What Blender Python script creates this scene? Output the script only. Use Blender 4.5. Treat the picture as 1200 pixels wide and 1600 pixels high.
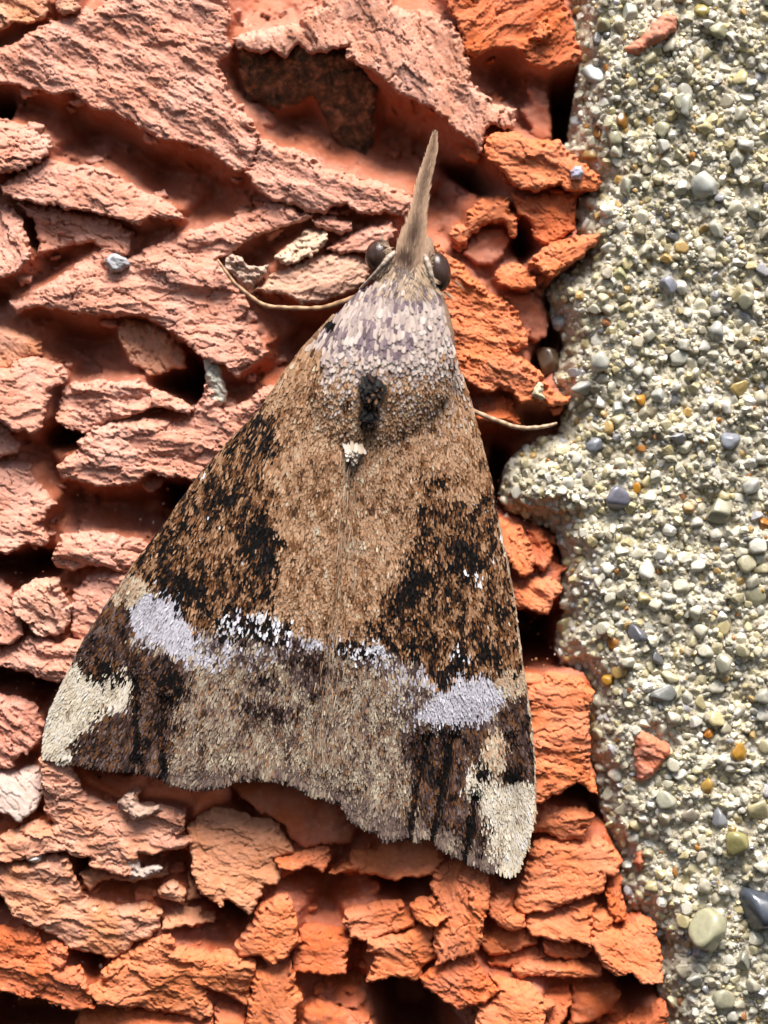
import bpy, math, random
import numpy as np
from mathutils import Vector, Euler

# ------------------------------------------------------------------ camera, sky, sun, exposure
for o in list(bpy.data.objects):
    bpy.data.objects.remove(o)
S = bpy.context.scene
COL = S.collection
CAMD = 42.0                     # 1 unit = 100 photo pixels at the wall face; the wall stands in the XZ plane, facing -Y
cam_d = bpy.data.cameras.new('camera')
cam = bpy.data.objects.new('camera', cam_d)
COL.objects.link(cam)
cam.location = (0, -CAMD, 0)
cam.rotation_euler = (math.radians(90), 0, 0)
cam_d.sensor_fit = 'VERTICAL'
cam_d.sensor_height = 24
cam_d.lens = 24 * CAMD / 16.0
cam_d.clip_start = 0.1
cam_d.clip_end = 500
cam_d.dof.use_dof = True
cam_d.dof.focus_distance = CAMD - 0.55
cam_d.dof.aperture_fstop = 0.055
S.camera = cam

SUN_EL, SUN_AZ = 62.0, 10.0       # degrees; azimuth away from straight behind the camera, to the right
wld = bpy.data.worlds.new('World')
S.world = wld
wld.use_nodes = True
nt = wld.node_tree
sky = nt.nodes.new('ShaderNodeTexSky')
sky.sky_type = 'NISHITA'
sky.sun_disc = False
sky.sun_elevation = math.radians(SUN_EL)
sky.sun_rotation = math.radians(180 - SUN_AZ)
sky.dust_density = 3.0
sky.air_density = 1.0
sky.ozone_density = 1.0
nt.links.new(sky.outputs[0], nt.nodes['Background'].inputs[0])
nt.nodes['Background'].inputs[1].default_value = 0.078

sun_d = bpy.data.lights.new('sun', 'SUN')
sun_d.energy = 4.8
sun_d.angle = math.radians(32)
sun_d.color = (1.0, 0.955, 0.91)
sun = bpy.data.objects.new('sun', sun_d)
COL.objects.link(sun)
_e, _a = math.radians(SUN_EL), math.radians(SUN_AZ)
sdir = Vector((math.sin(_a) * math.cos(_e), -math.cos(_a) * math.cos(_e), math.sin(_e)))
sun.rotation_euler = sdir.to_track_quat('Z', 'Y').to_euler()
sun.location = sdir * 60

S.view_settings.view_transform = 'Standard'
S.view_settings.look = 'None'
S.view_settings.gamma = 1
S.view_settings.use_curve_mapping = False
S.view_settings.exposure = 1.05

# ------------------------------------------------------------------ helpers
rng = np.random.default_rng(7)
random.seed(7)


def lin(c):
    c = np.asarray(c, float) / 255.0
    return np.where(c <= 0.04045, c / 12.92, ((c + 0.055) / 1.055) ** 2.4)


def A(r, g, b, k=1.55):
    """albedo of a surface that shows as this sRGB value in full light"""
    return tuple(lin((r, g, b)) / k)


_perm = np.random.default_rng(11).permutation(4096)
_ang = np.random.default_rng(12).random(4096) * 2 * np.pi
_gx, _gy = np.cos(_ang), np.sin(_ang)


def noise(x, y, seed=0):
    x = np.asarray(x, float) + seed * 17.31
    y = np.asarray(y, float) - seed * 9.77
    xi = np.floor(x).astype(np.int64)
    yi = np.floor(y).astype(np.int64)
    xf, yf = x - xi, y - yi
    u = xf * xf * xf * (xf * (xf * 6 - 15) + 10)
    v = yf * yf * yf * (yf * (yf * 6 - 15) + 10)

    def g(ix, iy, dx, dy):
        h = _perm[(_perm[(ix + seed * 101) & 4095] + iy) & 4095]
        return _gx[h] * dx + _gy[h] * dy
    a = g(xi, yi, xf, yf)
    b = g(xi + 1, yi, xf - 1, yf)
    c = g(xi, yi + 1, xf, yf - 1)
    d = g(xi + 1, yi + 1, xf - 1, yf - 1)
    return 1.5 * ((a + u * (b - a)) + v * ((c + u * (d - c)) - (a + u * (b - a))))


def fbm(x, y, octv=4, seed=0, gain=0.5):
    s, a, f = 0.0, 1.0, 1.0
    for i in range(octv):
        s = s + a * noise(x * f, y * f, seed + i * 3)
        a *= gain
        f *= 2.03
    return s


def worley(x, y, seed=0):
    """nearest and second nearest jittered cell centre, plus three random numbers and the offset to the nearest"""
    xi, yi = np.floor(x).astype(np.int64), np.floor(y).astype(np.int64)
    f1 = np.full(np.shape(x), 9.0)
    f2 = np.full(np.shape(x), 9.0)
    hid = np.zeros(np.shape(x), np.int64)
    ox, oy = np.zeros(np.shape(x)), np.zeros(np.shape(x))
    for i in (-1, 0, 1):
        for j in (-1, 0, 1):
            h = _perm[(_perm[(xi + i + seed * 37) & 4095] + yi + j) & 4095]
            cx = xi + i + 0.5 + 0.42 * _gx[h]
            cy = yi + j + 0.5 + 0.42 * _gy[h]
            d = np.hypot(x - cx, y - cy)
            nr = d < f1
            f2 = np.where(nr, f1, np.minimum(f2, d))
            f1 = np.where(nr, d, f1)
            hid = np.where(nr, h, hid)
            ox = np.where(nr, x - cx, ox)
            oy = np.where(nr, y - cy, oy)
    rnd = [(_perm[(hid + q * 719) & 4095] / 4095.0) for q in (1, 2, 3)]
    return f1, f2, rnd, ox, oy


def sstep(a, b, x):
    t = np.clip((x - a) / (b - a), 0, 1)
    return t * t * (3 - 2 * t)


def polysd(px, py, poly):
    """signed distance to a polygon, negative inside"""
    P = np.asarray(poly, float)
    Q = np.roll(P, -1, axis=0)
    d2 = np.full(px.shape, 1e18)
    ins = np.zeros(px.shape, bool)
    for (ax, ay), (bx, by) in zip(P, Q):
        ex, ey = bx - ax, by - ay
        L = ex * ex + ey * ey + 1e-9
        wx, wy = px - ax, py - ay
        t = np.clip((wx * ex + wy * ey) / L, 0, 1)
        d2 = np.minimum(d2, (wx - t * ex) ** 2 + (wy - t * ey) ** 2)
        if ay != by:
            c = ((ay <= py) != (by <= py)) & (px < ax + (py - ay) * ex / (by - ay))
            ins ^= c
    d = np.sqrt(d2)
    return np.where(ins, -d, d)


def linedist(px, py, line):
    P = np.asarray(line, float)
    d2 = np.full(np.shape(px), 1e18)
    for (ax, ay), (bx, by) in zip(P[:-1], P[1:]):
        ex, ey = bx - ax, by - ay
        L = ex * ex + ey * ey + 1e-9
        wx, wy = px - ax, py - ay
        t = np.clip((wx * ex + wy * ey) / L, 0, 1)
        d2 = np.minimum(d2, (wx - t * ex) ** 2 + (wy - t * ey) ** 2)
    return np.sqrt(d2)


def wall_pt(px, py, h):
    """points on the wall: photo pixel at the face, h = height towards the viewer"""
    return np.stack([(px - 600) / 100, -h + 0 * px, (800 - py) / 100], -1)


def near_pt(px, py, h):
    """the same for what stands proud of the wall (perspective allowed for)"""
    k = (CAMD - h) / CAMD
    return np.stack([(px - 600) / 100 * k, -h + 0 * px, (800 - py) / 100 * k], -1)


def mesh_obj(name, V, F, mats, parent=None, smooth=True, matidx=None, color=None):
    """V (n,3), F list/array of faces with a fixed corner count (or a list of such arrays)"""
    me = bpy.data.meshes.new(name)
    if not isinstance(F, list):
        F = [F]
    F = [np.asarray(f, np.int32) for f in F if len(f)]
    V = np.asarray(V, np.float32)
    me.vertices.add(len(V))
    me.vertices.foreach_set('co', V.ravel())
    nl = sum(f.size for f in F)
    npoly = sum(len(f) for f in F)
    me.loops.add(nl)
    me.loops.foreach_set('vertex_index', np.concatenate([f.ravel() for f in F]))
    me.polygons.add(npoly)
    tot = np.concatenate([np.full(len(f), f.shape[1], np.int32) for f in F])
    st = np.concatenate([[0], np.cumsum(tot)[:-1]]).astype(np.int32)
    me.polygons.foreach_set('loop_start', st)
    me.polygons.foreach_set('loop_total', tot)
    if matidx is not None:
        me.polygons.foreach_set('material_index', np.asarray(matidx, np.int32))
    me.polygons.foreach_set('use_smooth', np.full(npoly, smooth, bool))
    for m in (mats if isinstance(mats, (list, tuple)) else [mats]):
        me.materials.append(m)
    if color is not None:
        a = me.color_attributes.new('Col', 'FLOAT_COLOR', 'POINT')
        c = np.ones((len(V), 4), np.float32)
        c[:, :3] = color
        a.data.foreach_set('color', c.ravel())
    me.update()
    me.validate()
    o = bpy.data.objects.new(name, me)
    COL.objects.link(o)
    if parent is not None:
        o.parent = parent
    return o


def empty(name, label, cat, loc=(0, 0, 0)):
    o = bpy.data.objects.new(name, None)
    o.location = loc
    o.empty_display_size = 0.3
    COL.objects.link(o)
    o['label'] = label
    o['category'] = cat
    return o


def plate(name, poly, step, hfun, mats, parent, warp=5.0, wseed=0, skirt=((0.0, 0.06), (2.5, 0.16), (10, 0.5)),
          back=None, ptfun=wall_pt, color=None, rim=True, warp_f=1.0, grow=0.0):
    """a slab with the given outline (photo px): fine grid on top, ragged rim, side walls, optional back"""
    P = np.asarray(poly, float)
    x0, y0 = P.min(0) - 12
    x1, y1 = P.max(0) + 12
    gx = np.arange(x0, x1, step)
    gy = np.arange(y0, y1, step)
    X, Y = np.meshgrid(gx, gy)
    if warp > 0:
        w = warp
        WX = X + w * (noise(X / 22 * warp_f, Y / 22 * warp_f, wseed) + 0.7 * noise(X / 8 * warp_f, Y / 8 * warp_f, wseed + 1) + .12 * noise(X / 3.7, Y / 3.7, wseed + 5))
        WY = Y + w * (noise(X / 22 * warp_f, Y / 22 * warp_f, wseed + 2) + 0.7 * noise(X / 8 * warp_f, Y / 8 * warp_f, wseed + 3) + .12 * noise(X / 3.7, Y / 3.7, wseed + 6))
    else:
        WX, WY = X, Y
    sd = polysd(WX, WY, P) - grow
    gyy, gxx = np.gradient(sd, step)
    gl2 = gxx ** 2 + gyy ** 2 + 0.05
    cin = (sd[:-1, :-1] + sd[1:, :-1] + sd[:-1, 1:] + sd[1:, 1:]) < 0
    ny, nx = X.shape
    idx = np.arange(ny * nx).reshape(ny, nx)
    a, b, c, d = idx[:-1, :-1][cin], idx[:-1, 1:][cin], idx[1:, 1:][cin], idx[1:, :-1][cin]
    # image y runs down; order so that normals face the viewer (-Y)
    Q = np.stack([a, d, c, b], 1)
    used = np.zeros(ny * nx, bool)
    used[Q.ravel()] = True
    E0 = np.concatenate([Q[:, [0, 1]], Q[:, [1, 2]], Q[:, [2, 3]], Q[:, [3, 0]]])
    N = ny * nx
    code = E0[:, 0].astype(np.int64) * N + E0[:, 1]
    rev = E0[:, 1].astype(np.int64) * N + E0[:, 0]
    BE = E0[~np.isin(code, rev)]
    isb = np.zeros(N, bool)
    isb[BE.ravel()] = True
    sx, sy = X.ravel().copy(), Y.ravel().copy()
    sdr = sd.ravel()
    mv = isb
    dx = np.clip(-sdr * gxx.ravel() / gl2.ravel(), -step, step)
    dy = np.clip(-sdr * gyy.ravel() / gl2.ravel(), -step, step)
    sx[mv] += dx[mv]
    sy[mv] += dy[mv]
    remap = -np.ones(N, np.int64)
    ui = np.where(used)[0]
    remap[ui] = np.arange(len(ui))
    px, py = sx[ui], sy[ui]
    dist = np.maximum(0, -sdr[ui])
    dist[isb[ui]] = 0
    nxv, nyv = (gxx.ravel() / np.sqrt(gl2.ravel()))[ui], (gyy.ravel() / np.sqrt(gl2.ravel()))[ui]
    h = hfun(px, py, dist, nxv, nyv)
    V = [ptfun(px, py, h)]
    F = [remap[Q]]
    mi = [np.zeros(len(Q), int)]
    nv = len(px)
    # side walls
    bl = np.where(isb[ui])[0]
    bmap = -np.ones(nv, np.int64)
    bmap[bl] = np.arange(len(bl))
    be = remap[BE]
    prev = bl
    pe = be
    cur_off = nv
    for k, (inn, dep) in enumerate(skirt):
        jx = px[bl] - nxv[bl] * inn + (1.2 * noise(px[bl] / 6, py[bl] / 6, wseed + 20 + k) if warp > 0 else 0)
        jy = py[bl] - nyv[bl] * inn + (1.2 * noise(px[bl] / 6, py[bl] / 6, wseed + 30 + k) if warp > 0 else 0)
        V.append(ptfun(jx, jy, h[bl] - dep))
        ne = bmap[be] + cur_off
        F.append(np.stack([pe[:, 1], pe[:, 0], ne[:, 0], ne[:, 1]], 1))
        mi.append(np.ones(len(be), int))
        pe = ne
        cur_off += len(bl)
    if back is not None:
        V.append(ptfun(px, py, h - back))
        F.append(remap[Q][:, ::-1] + cur_off)
        mi.append(np.zeros(len(Q), int))
    V = np.concatenate(V)
    mi = np.concatenate(mi)
    if not (isinstance(mats, (list, tuple)) and len(mats) > 1):
        mi[:] = 0
    cc = None
    if color is not None:
        ctop = color(px, py)
        cc = [ctop]
        for _ in skirt:
            cc.append(ctop[bl])
        if back is not None:
            cc.append(ctop)
        cc = np.concatenate(cc)
    return mesh_obj(name, V, np.concatenate(F), mats, parent, True, mi, cc)


# ------------------------------------------------------------------ materials
def new_mat(name):
    m = bpy.data.materials.new(name)
    m.use_nodes = True
    return m, m.node_tree, m.node_tree.nodes['Principled BSDF']


def node(nt, t, **kw):
    n = nt.nodes.new(t)
    for k, v in kw.items():
        setattr(n, k, v)
    return n


def tex(nt, scale, detail=4, rough=0.6, vec=None, kind='ShaderNodeTexNoise'):
    n = node(nt, kind)
    n.inputs['Scale'].default_value = scale
    if 'Detail' in n.inputs:
        n.inputs['Detail'].default_value = detail
        n.inputs['Roughness'].default_value = rough
    if vec is not None:
        nt.links.new(vec, n.inputs['Vector'])
    return n


def ramp(nt, src, stops):
    r = node(nt, 'ShaderNodeValToRGB')
    el = r.color_ramp.elements
    while len(el) < len(stops):
        el.new(0.5)
    for e, (p, c) in zip(el, stops):
        e.position = p
        e.color = tuple(c) + (1,) if len(c) == 3 else c
    nt.links.new(src, r.inputs[0])
    return r


def mix(nt, fac, a, b, blend='MIX'):
    m = node(nt, 'ShaderNodeMix', data_type='RGBA', blend_type=blend)
    for inp, v in ((m.inputs[0], fac), (m.inputs[6], a), (m.inputs[7], b)):
        if hasattr(v, 'links') or hasattr(v, 'is_linked'):
            nt.links.new(v, inp)
        elif isinstance(v, (int, float)):
            inp.default_value = v
        else:
            inp.default_value = tuple(v) + (1,)
    return m.outputs[2]


def clay_mat(name, bloom, smooth=False):
    """fired clay: object colour gives the tint; a pale weathered bloom, dark soot specks and pale grit on it"""
    m, nt, b = new_mat(name)
    co = node(nt, 'ShaderNodeTexCoord').outputs['Object']
    oi = node(nt, 'ShaderNodeObjectInfo')
    n1 = tex(nt, 1.3, 5, 0.6, co)
    n2 = tex(nt, 9.0, 5, 0.65, co)
    n3 = tex(nt, 17.0 if smooth else 26.0, 6, 0.75, co)
    base = oi.outputs['Color']
    if smooth:
        sx = node(nt, 'ShaderNodeSeparateXYZ')
        nt.links.new(co, sx.inputs[0])
        ad = node(nt, 'ShaderNodeMath', operation='MULTIPLY_ADD')
        nt.links.new(sx.outputs['X'], ad.inputs[0])
        ad.inputs[1].default_value = -0.55
        nt.links.new(sx.outputs['Z'], ad.inputs[2])
        ad2 = node(nt, 'ShaderNodeMath', operation='MULTIPLY_ADD')
        nt.links.new(n1.outputs[0], ad2.inputs[0])
        ad2.inputs[1].default_value = 5.0
        nt.links.new(ad.outputs[0], ad2.inputs[2])
        mr = node(nt, 'ShaderNodeMapRange')
        nt.links.new(ad2.outputs[0], mr.inputs[0])
        mr.inputs[1].default_value, mr.inputs[2].default_value = 0.5, 7.0
        base = mix(nt, mr.outputs[0], base, A(204, 122, 88))
    dark = mix(nt, 1.0, base, (0.86, 0.76, 0.70), 'MULTIPLY')
    c = mix(nt, ramp(nt, n2.outputs[0], [(0.35, (0, 0, 0)), (0.65, (1, 1, 1))]).outputs[0], dark, base)
    if bloom > 0:
        f = ramp(nt, n1.outputs[0], [(0.40, (0, 0, 0)), (0.72, (bloom, bloom, bloom))]).outputs[0]
        c = mix(nt, f, c, A(232, 182, 164))
        f = ramp(nt, n2.outputs[0], [(0.60, (0, 0, 0)), (0.74, (bloom * .9,) * 3)]).outputs[0]
        c = mix(nt, f, c, A(232, 205, 190))
    # soot and moss specks
    nm = tex(nt, 3.1, 3, 0.6, co)
    ns = tex(nt, 15.0, 5, 0.75, co)
    mul = node(nt, 'ShaderNodeMath', operation='MULTIPLY')
    nt.links.new(ramp(nt, nm.outputs[0], [(0.46, (0.35, 0.35, 0.35)), (0.66, (1, 1, 1))]).outputs[0], mul.inputs[0])
    nt.links.new(ramp(nt, ns.outputs[0], [(0.595, (0, 0, 0)), (0.66, (1, 1, 1))]).outputs[0], mul.inputs[1])
    c = mix(nt, mul.outputs[0], c, (0.05, 0.035, 0.025))
    # pale grit
    vo = tex(nt, 5.5, vec=co, kind='ShaderNodeTexVoronoi')
    f = ramp(nt, vo.outputs['Distance'], [(0.035, (1, 1, 1)), (0.075, (0, 0, 0))]).outputs[0]
    c = mix(nt, f, c, (0.5, 0.45, 0.42))
    nt.links.new(c, b.inputs['Base Color'])
    b.inputs['Roughness'].default_value = 0.75 if smooth else 0.82
    b.inputs['Specular IOR Level'].default_value = 0.3
    bu = node(nt, 'ShaderNodeBump')
    bu.inputs['Strength'].default_value = 0.65 if smooth else 0.4
    bu.inputs['Distance'].default_value = 0.03
    nt.links.new(n3.outputs[0], bu.inputs['Height'])
    nt.links.new(bu.outputs[0], b.inputs['Normal'])
    return m


M_TOP = clay_mat('weathered_clay', 0.62)
M_SIDE = clay_mat('fresh_clay', 0.0)
M_TOP_BARE = clay_mat('barely_weathered_clay', 0.2)
M_FLOOR = clay_mat('smooth_clay', 0.38, True)


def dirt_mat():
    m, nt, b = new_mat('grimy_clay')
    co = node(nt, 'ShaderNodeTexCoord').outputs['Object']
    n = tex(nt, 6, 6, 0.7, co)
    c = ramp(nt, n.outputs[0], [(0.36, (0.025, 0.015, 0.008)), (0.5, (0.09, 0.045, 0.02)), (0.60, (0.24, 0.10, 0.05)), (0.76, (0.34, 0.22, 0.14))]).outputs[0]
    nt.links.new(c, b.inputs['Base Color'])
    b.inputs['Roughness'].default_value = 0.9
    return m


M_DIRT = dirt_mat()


def attr_mat(name, rough, spec=0.5, sss=0.0, coat=0.0, trans=0.0, src='Col', var=0.0, bump=0.0, bscale=30.0, sheen=0.0):
    m, nt, b = new_mat(name)
    if src == 'Col':
        a = node(nt, 'ShaderNodeAttribute', attribute_name='Col').outputs['Color']
    else:
        a = node(nt, 'ShaderNodeObjectInfo').outputs['Color']
    co = node(nt, 'ShaderNodeTexCoord').outputs['Object']
    n = tex(nt, bscale, 4, 0.6, co)
    if var > 0:
        v = ramp(nt, n.outputs[0], [(0.3, (1 - var,) * 3), (0.7, (1, 1, 1))]).outputs[0]
        a = mix(nt, 1.0, a, v, 'MULTIPLY')
    nt.links.new(a, b.inputs['Base Color'])
    b.inputs['Roughness'].default_value = rough
    b.inputs['Specular IOR Level'].default_value = spec
    if sss:
        b.inputs['Subsurface Weight'].default_value = sss
        b.inputs['Subsurface Radius'].default_value = (0.12, 0.11, 0.08)
    if coat:
        b.inputs['Coat Weight'].default_value = coat
        b.inputs['Coat Roughness'].default_value = 0.05
    if trans:
        b.inputs['Transmission Weight'].default_value = trans
    if sheen:
        b.inputs['Sheen Weight'].default_value = sheen
    if bump:
        bu = node(nt, 'ShaderNodeBump')
        bu.inputs['Strength'].default_value = bump
        bu.inputs['Distance'].default_value = 0.02
        nt.links.new(n.outputs[0], bu.inputs['Height'])
        nt.links.new(bu.outputs[0], b.inputs['Normal'])
    return m


M_GRAIN = attr_mat('quartz_sand', 0.25, 0.5, sss=0.5, trans=0.15, src='obj', var=0.25, bump=0.25, bscale=3)
M_FINE = attr_mat('fine_quartz_sand', 0.28, 0.55, sss=0.7, trans=0.12, var=0.15, bump=0.2, bscale=25)
M_GRIT = attr_mat('clay_grit', 0.8, 0.2)
M_SCALE = attr_mat('wing_scale', 0.55, 0.09, var=0.0)
M_WING = attr_mat('wing_membrane', 0.6, 0.3, var=0.3, bump=0.4, bscale=18)
M_HAIR = attr_mat('moth_hair', 0.5, 0.35, sheen=0.2)
M_CRUMB = attr_mat('lime_crumb', 0.85, 0.3, src='obj', var=0.45, bump=0.8, bscale=12)


def mortar_mat():
    m, nt, b = new_mat('lime_mortar')
    co = node(nt, 'ShaderNodeTexCoord').outputs['Object']
    n = tex(nt, 7, 6, 0.7, co)
    n2 = tex(nt, 28, 4, 0.7, co)
    c = ramp(nt, n.outputs[0], [(0.3, A(178, 164, 130)), (0.48, A(226, 213, 184)), (0.64, A(248, 240, 220))]).outputs[0]
    nt.links.new(c, b.inputs['Base Color'])
    b.inputs['Roughness'].default_value = 0.9
    bu = node(nt, 'ShaderNodeBump')
    bu.inputs['Strength'].default_value = 0.9
    bu.inputs['Distance'].default_value = 0.04
    nt.links.new(n2.outputs[0], bu.inputs['Height'])
    nt.links.new(bu.outputs[0], b.inputs['Normal'])
    return m


M_MORTAR = mortar_mat()


def eye_mat():
    m, nt, b = new_mat('compound_eye')
    co = node(nt, 'ShaderNodeTexCoord').outputs['Object']
    v = tex(nt, 34, vec=co, kind='ShaderNodeTexVoronoi')
    n = tex(nt, 2.5, 2, 0.5, co)
    c = ramp(nt, n.outputs[0], [(0.2, (0.020, 0.011, 0.008)), (0.8, (0.06, 0.034, 0.026))]).outputs[0]
    nt.links.new(c, b.inputs['Base Color'])
    b.inputs['Roughness'].default_value = 0.16
    b.inputs['Specular IOR Level'].default_value = 0.3
    b.inputs['Coat Weight'].default_value = 0.0
    b.inputs['Coat Roughness'].default_value = 0.18
    bu = node(nt, 'ShaderNodeBump')
    bu.inputs['Strength'].default_value = 0.12
    bu.inputs['Distance'].default_value = 0.01
    nt.links.new(v.outputs['Distance'], bu.inputs['Height'])
    nt.links.new(bu.outputs[0], b.inputs['Normal'])
    return m


M_EYE = eye_mat()

# ------------------------------------------------------------------ the wall: brick face on the left, mortar on the right
wall = empty('brick_wall', 'weathered orange brick wall with torn flaky face and sandy mortar joint, behind the moth', 'wall', (0, 0.6, -8))
WOFF = np.array([0, 0.6, -8.0])


def rebase(o, off):
    """children keep world coordinates in their mesh; shift so that the parent's place is honoured"""
    o.matrix_parent_inverse = o.parent.matrix_basis.inverted() if o.parent else o.matrix_parent_inverse


PK, OR, RD, TN, GR = A(226, 158, 132), A(236, 134, 80), A(230, 120, 64), A(220, 150, 108), A(204, 190, 180)
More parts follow.
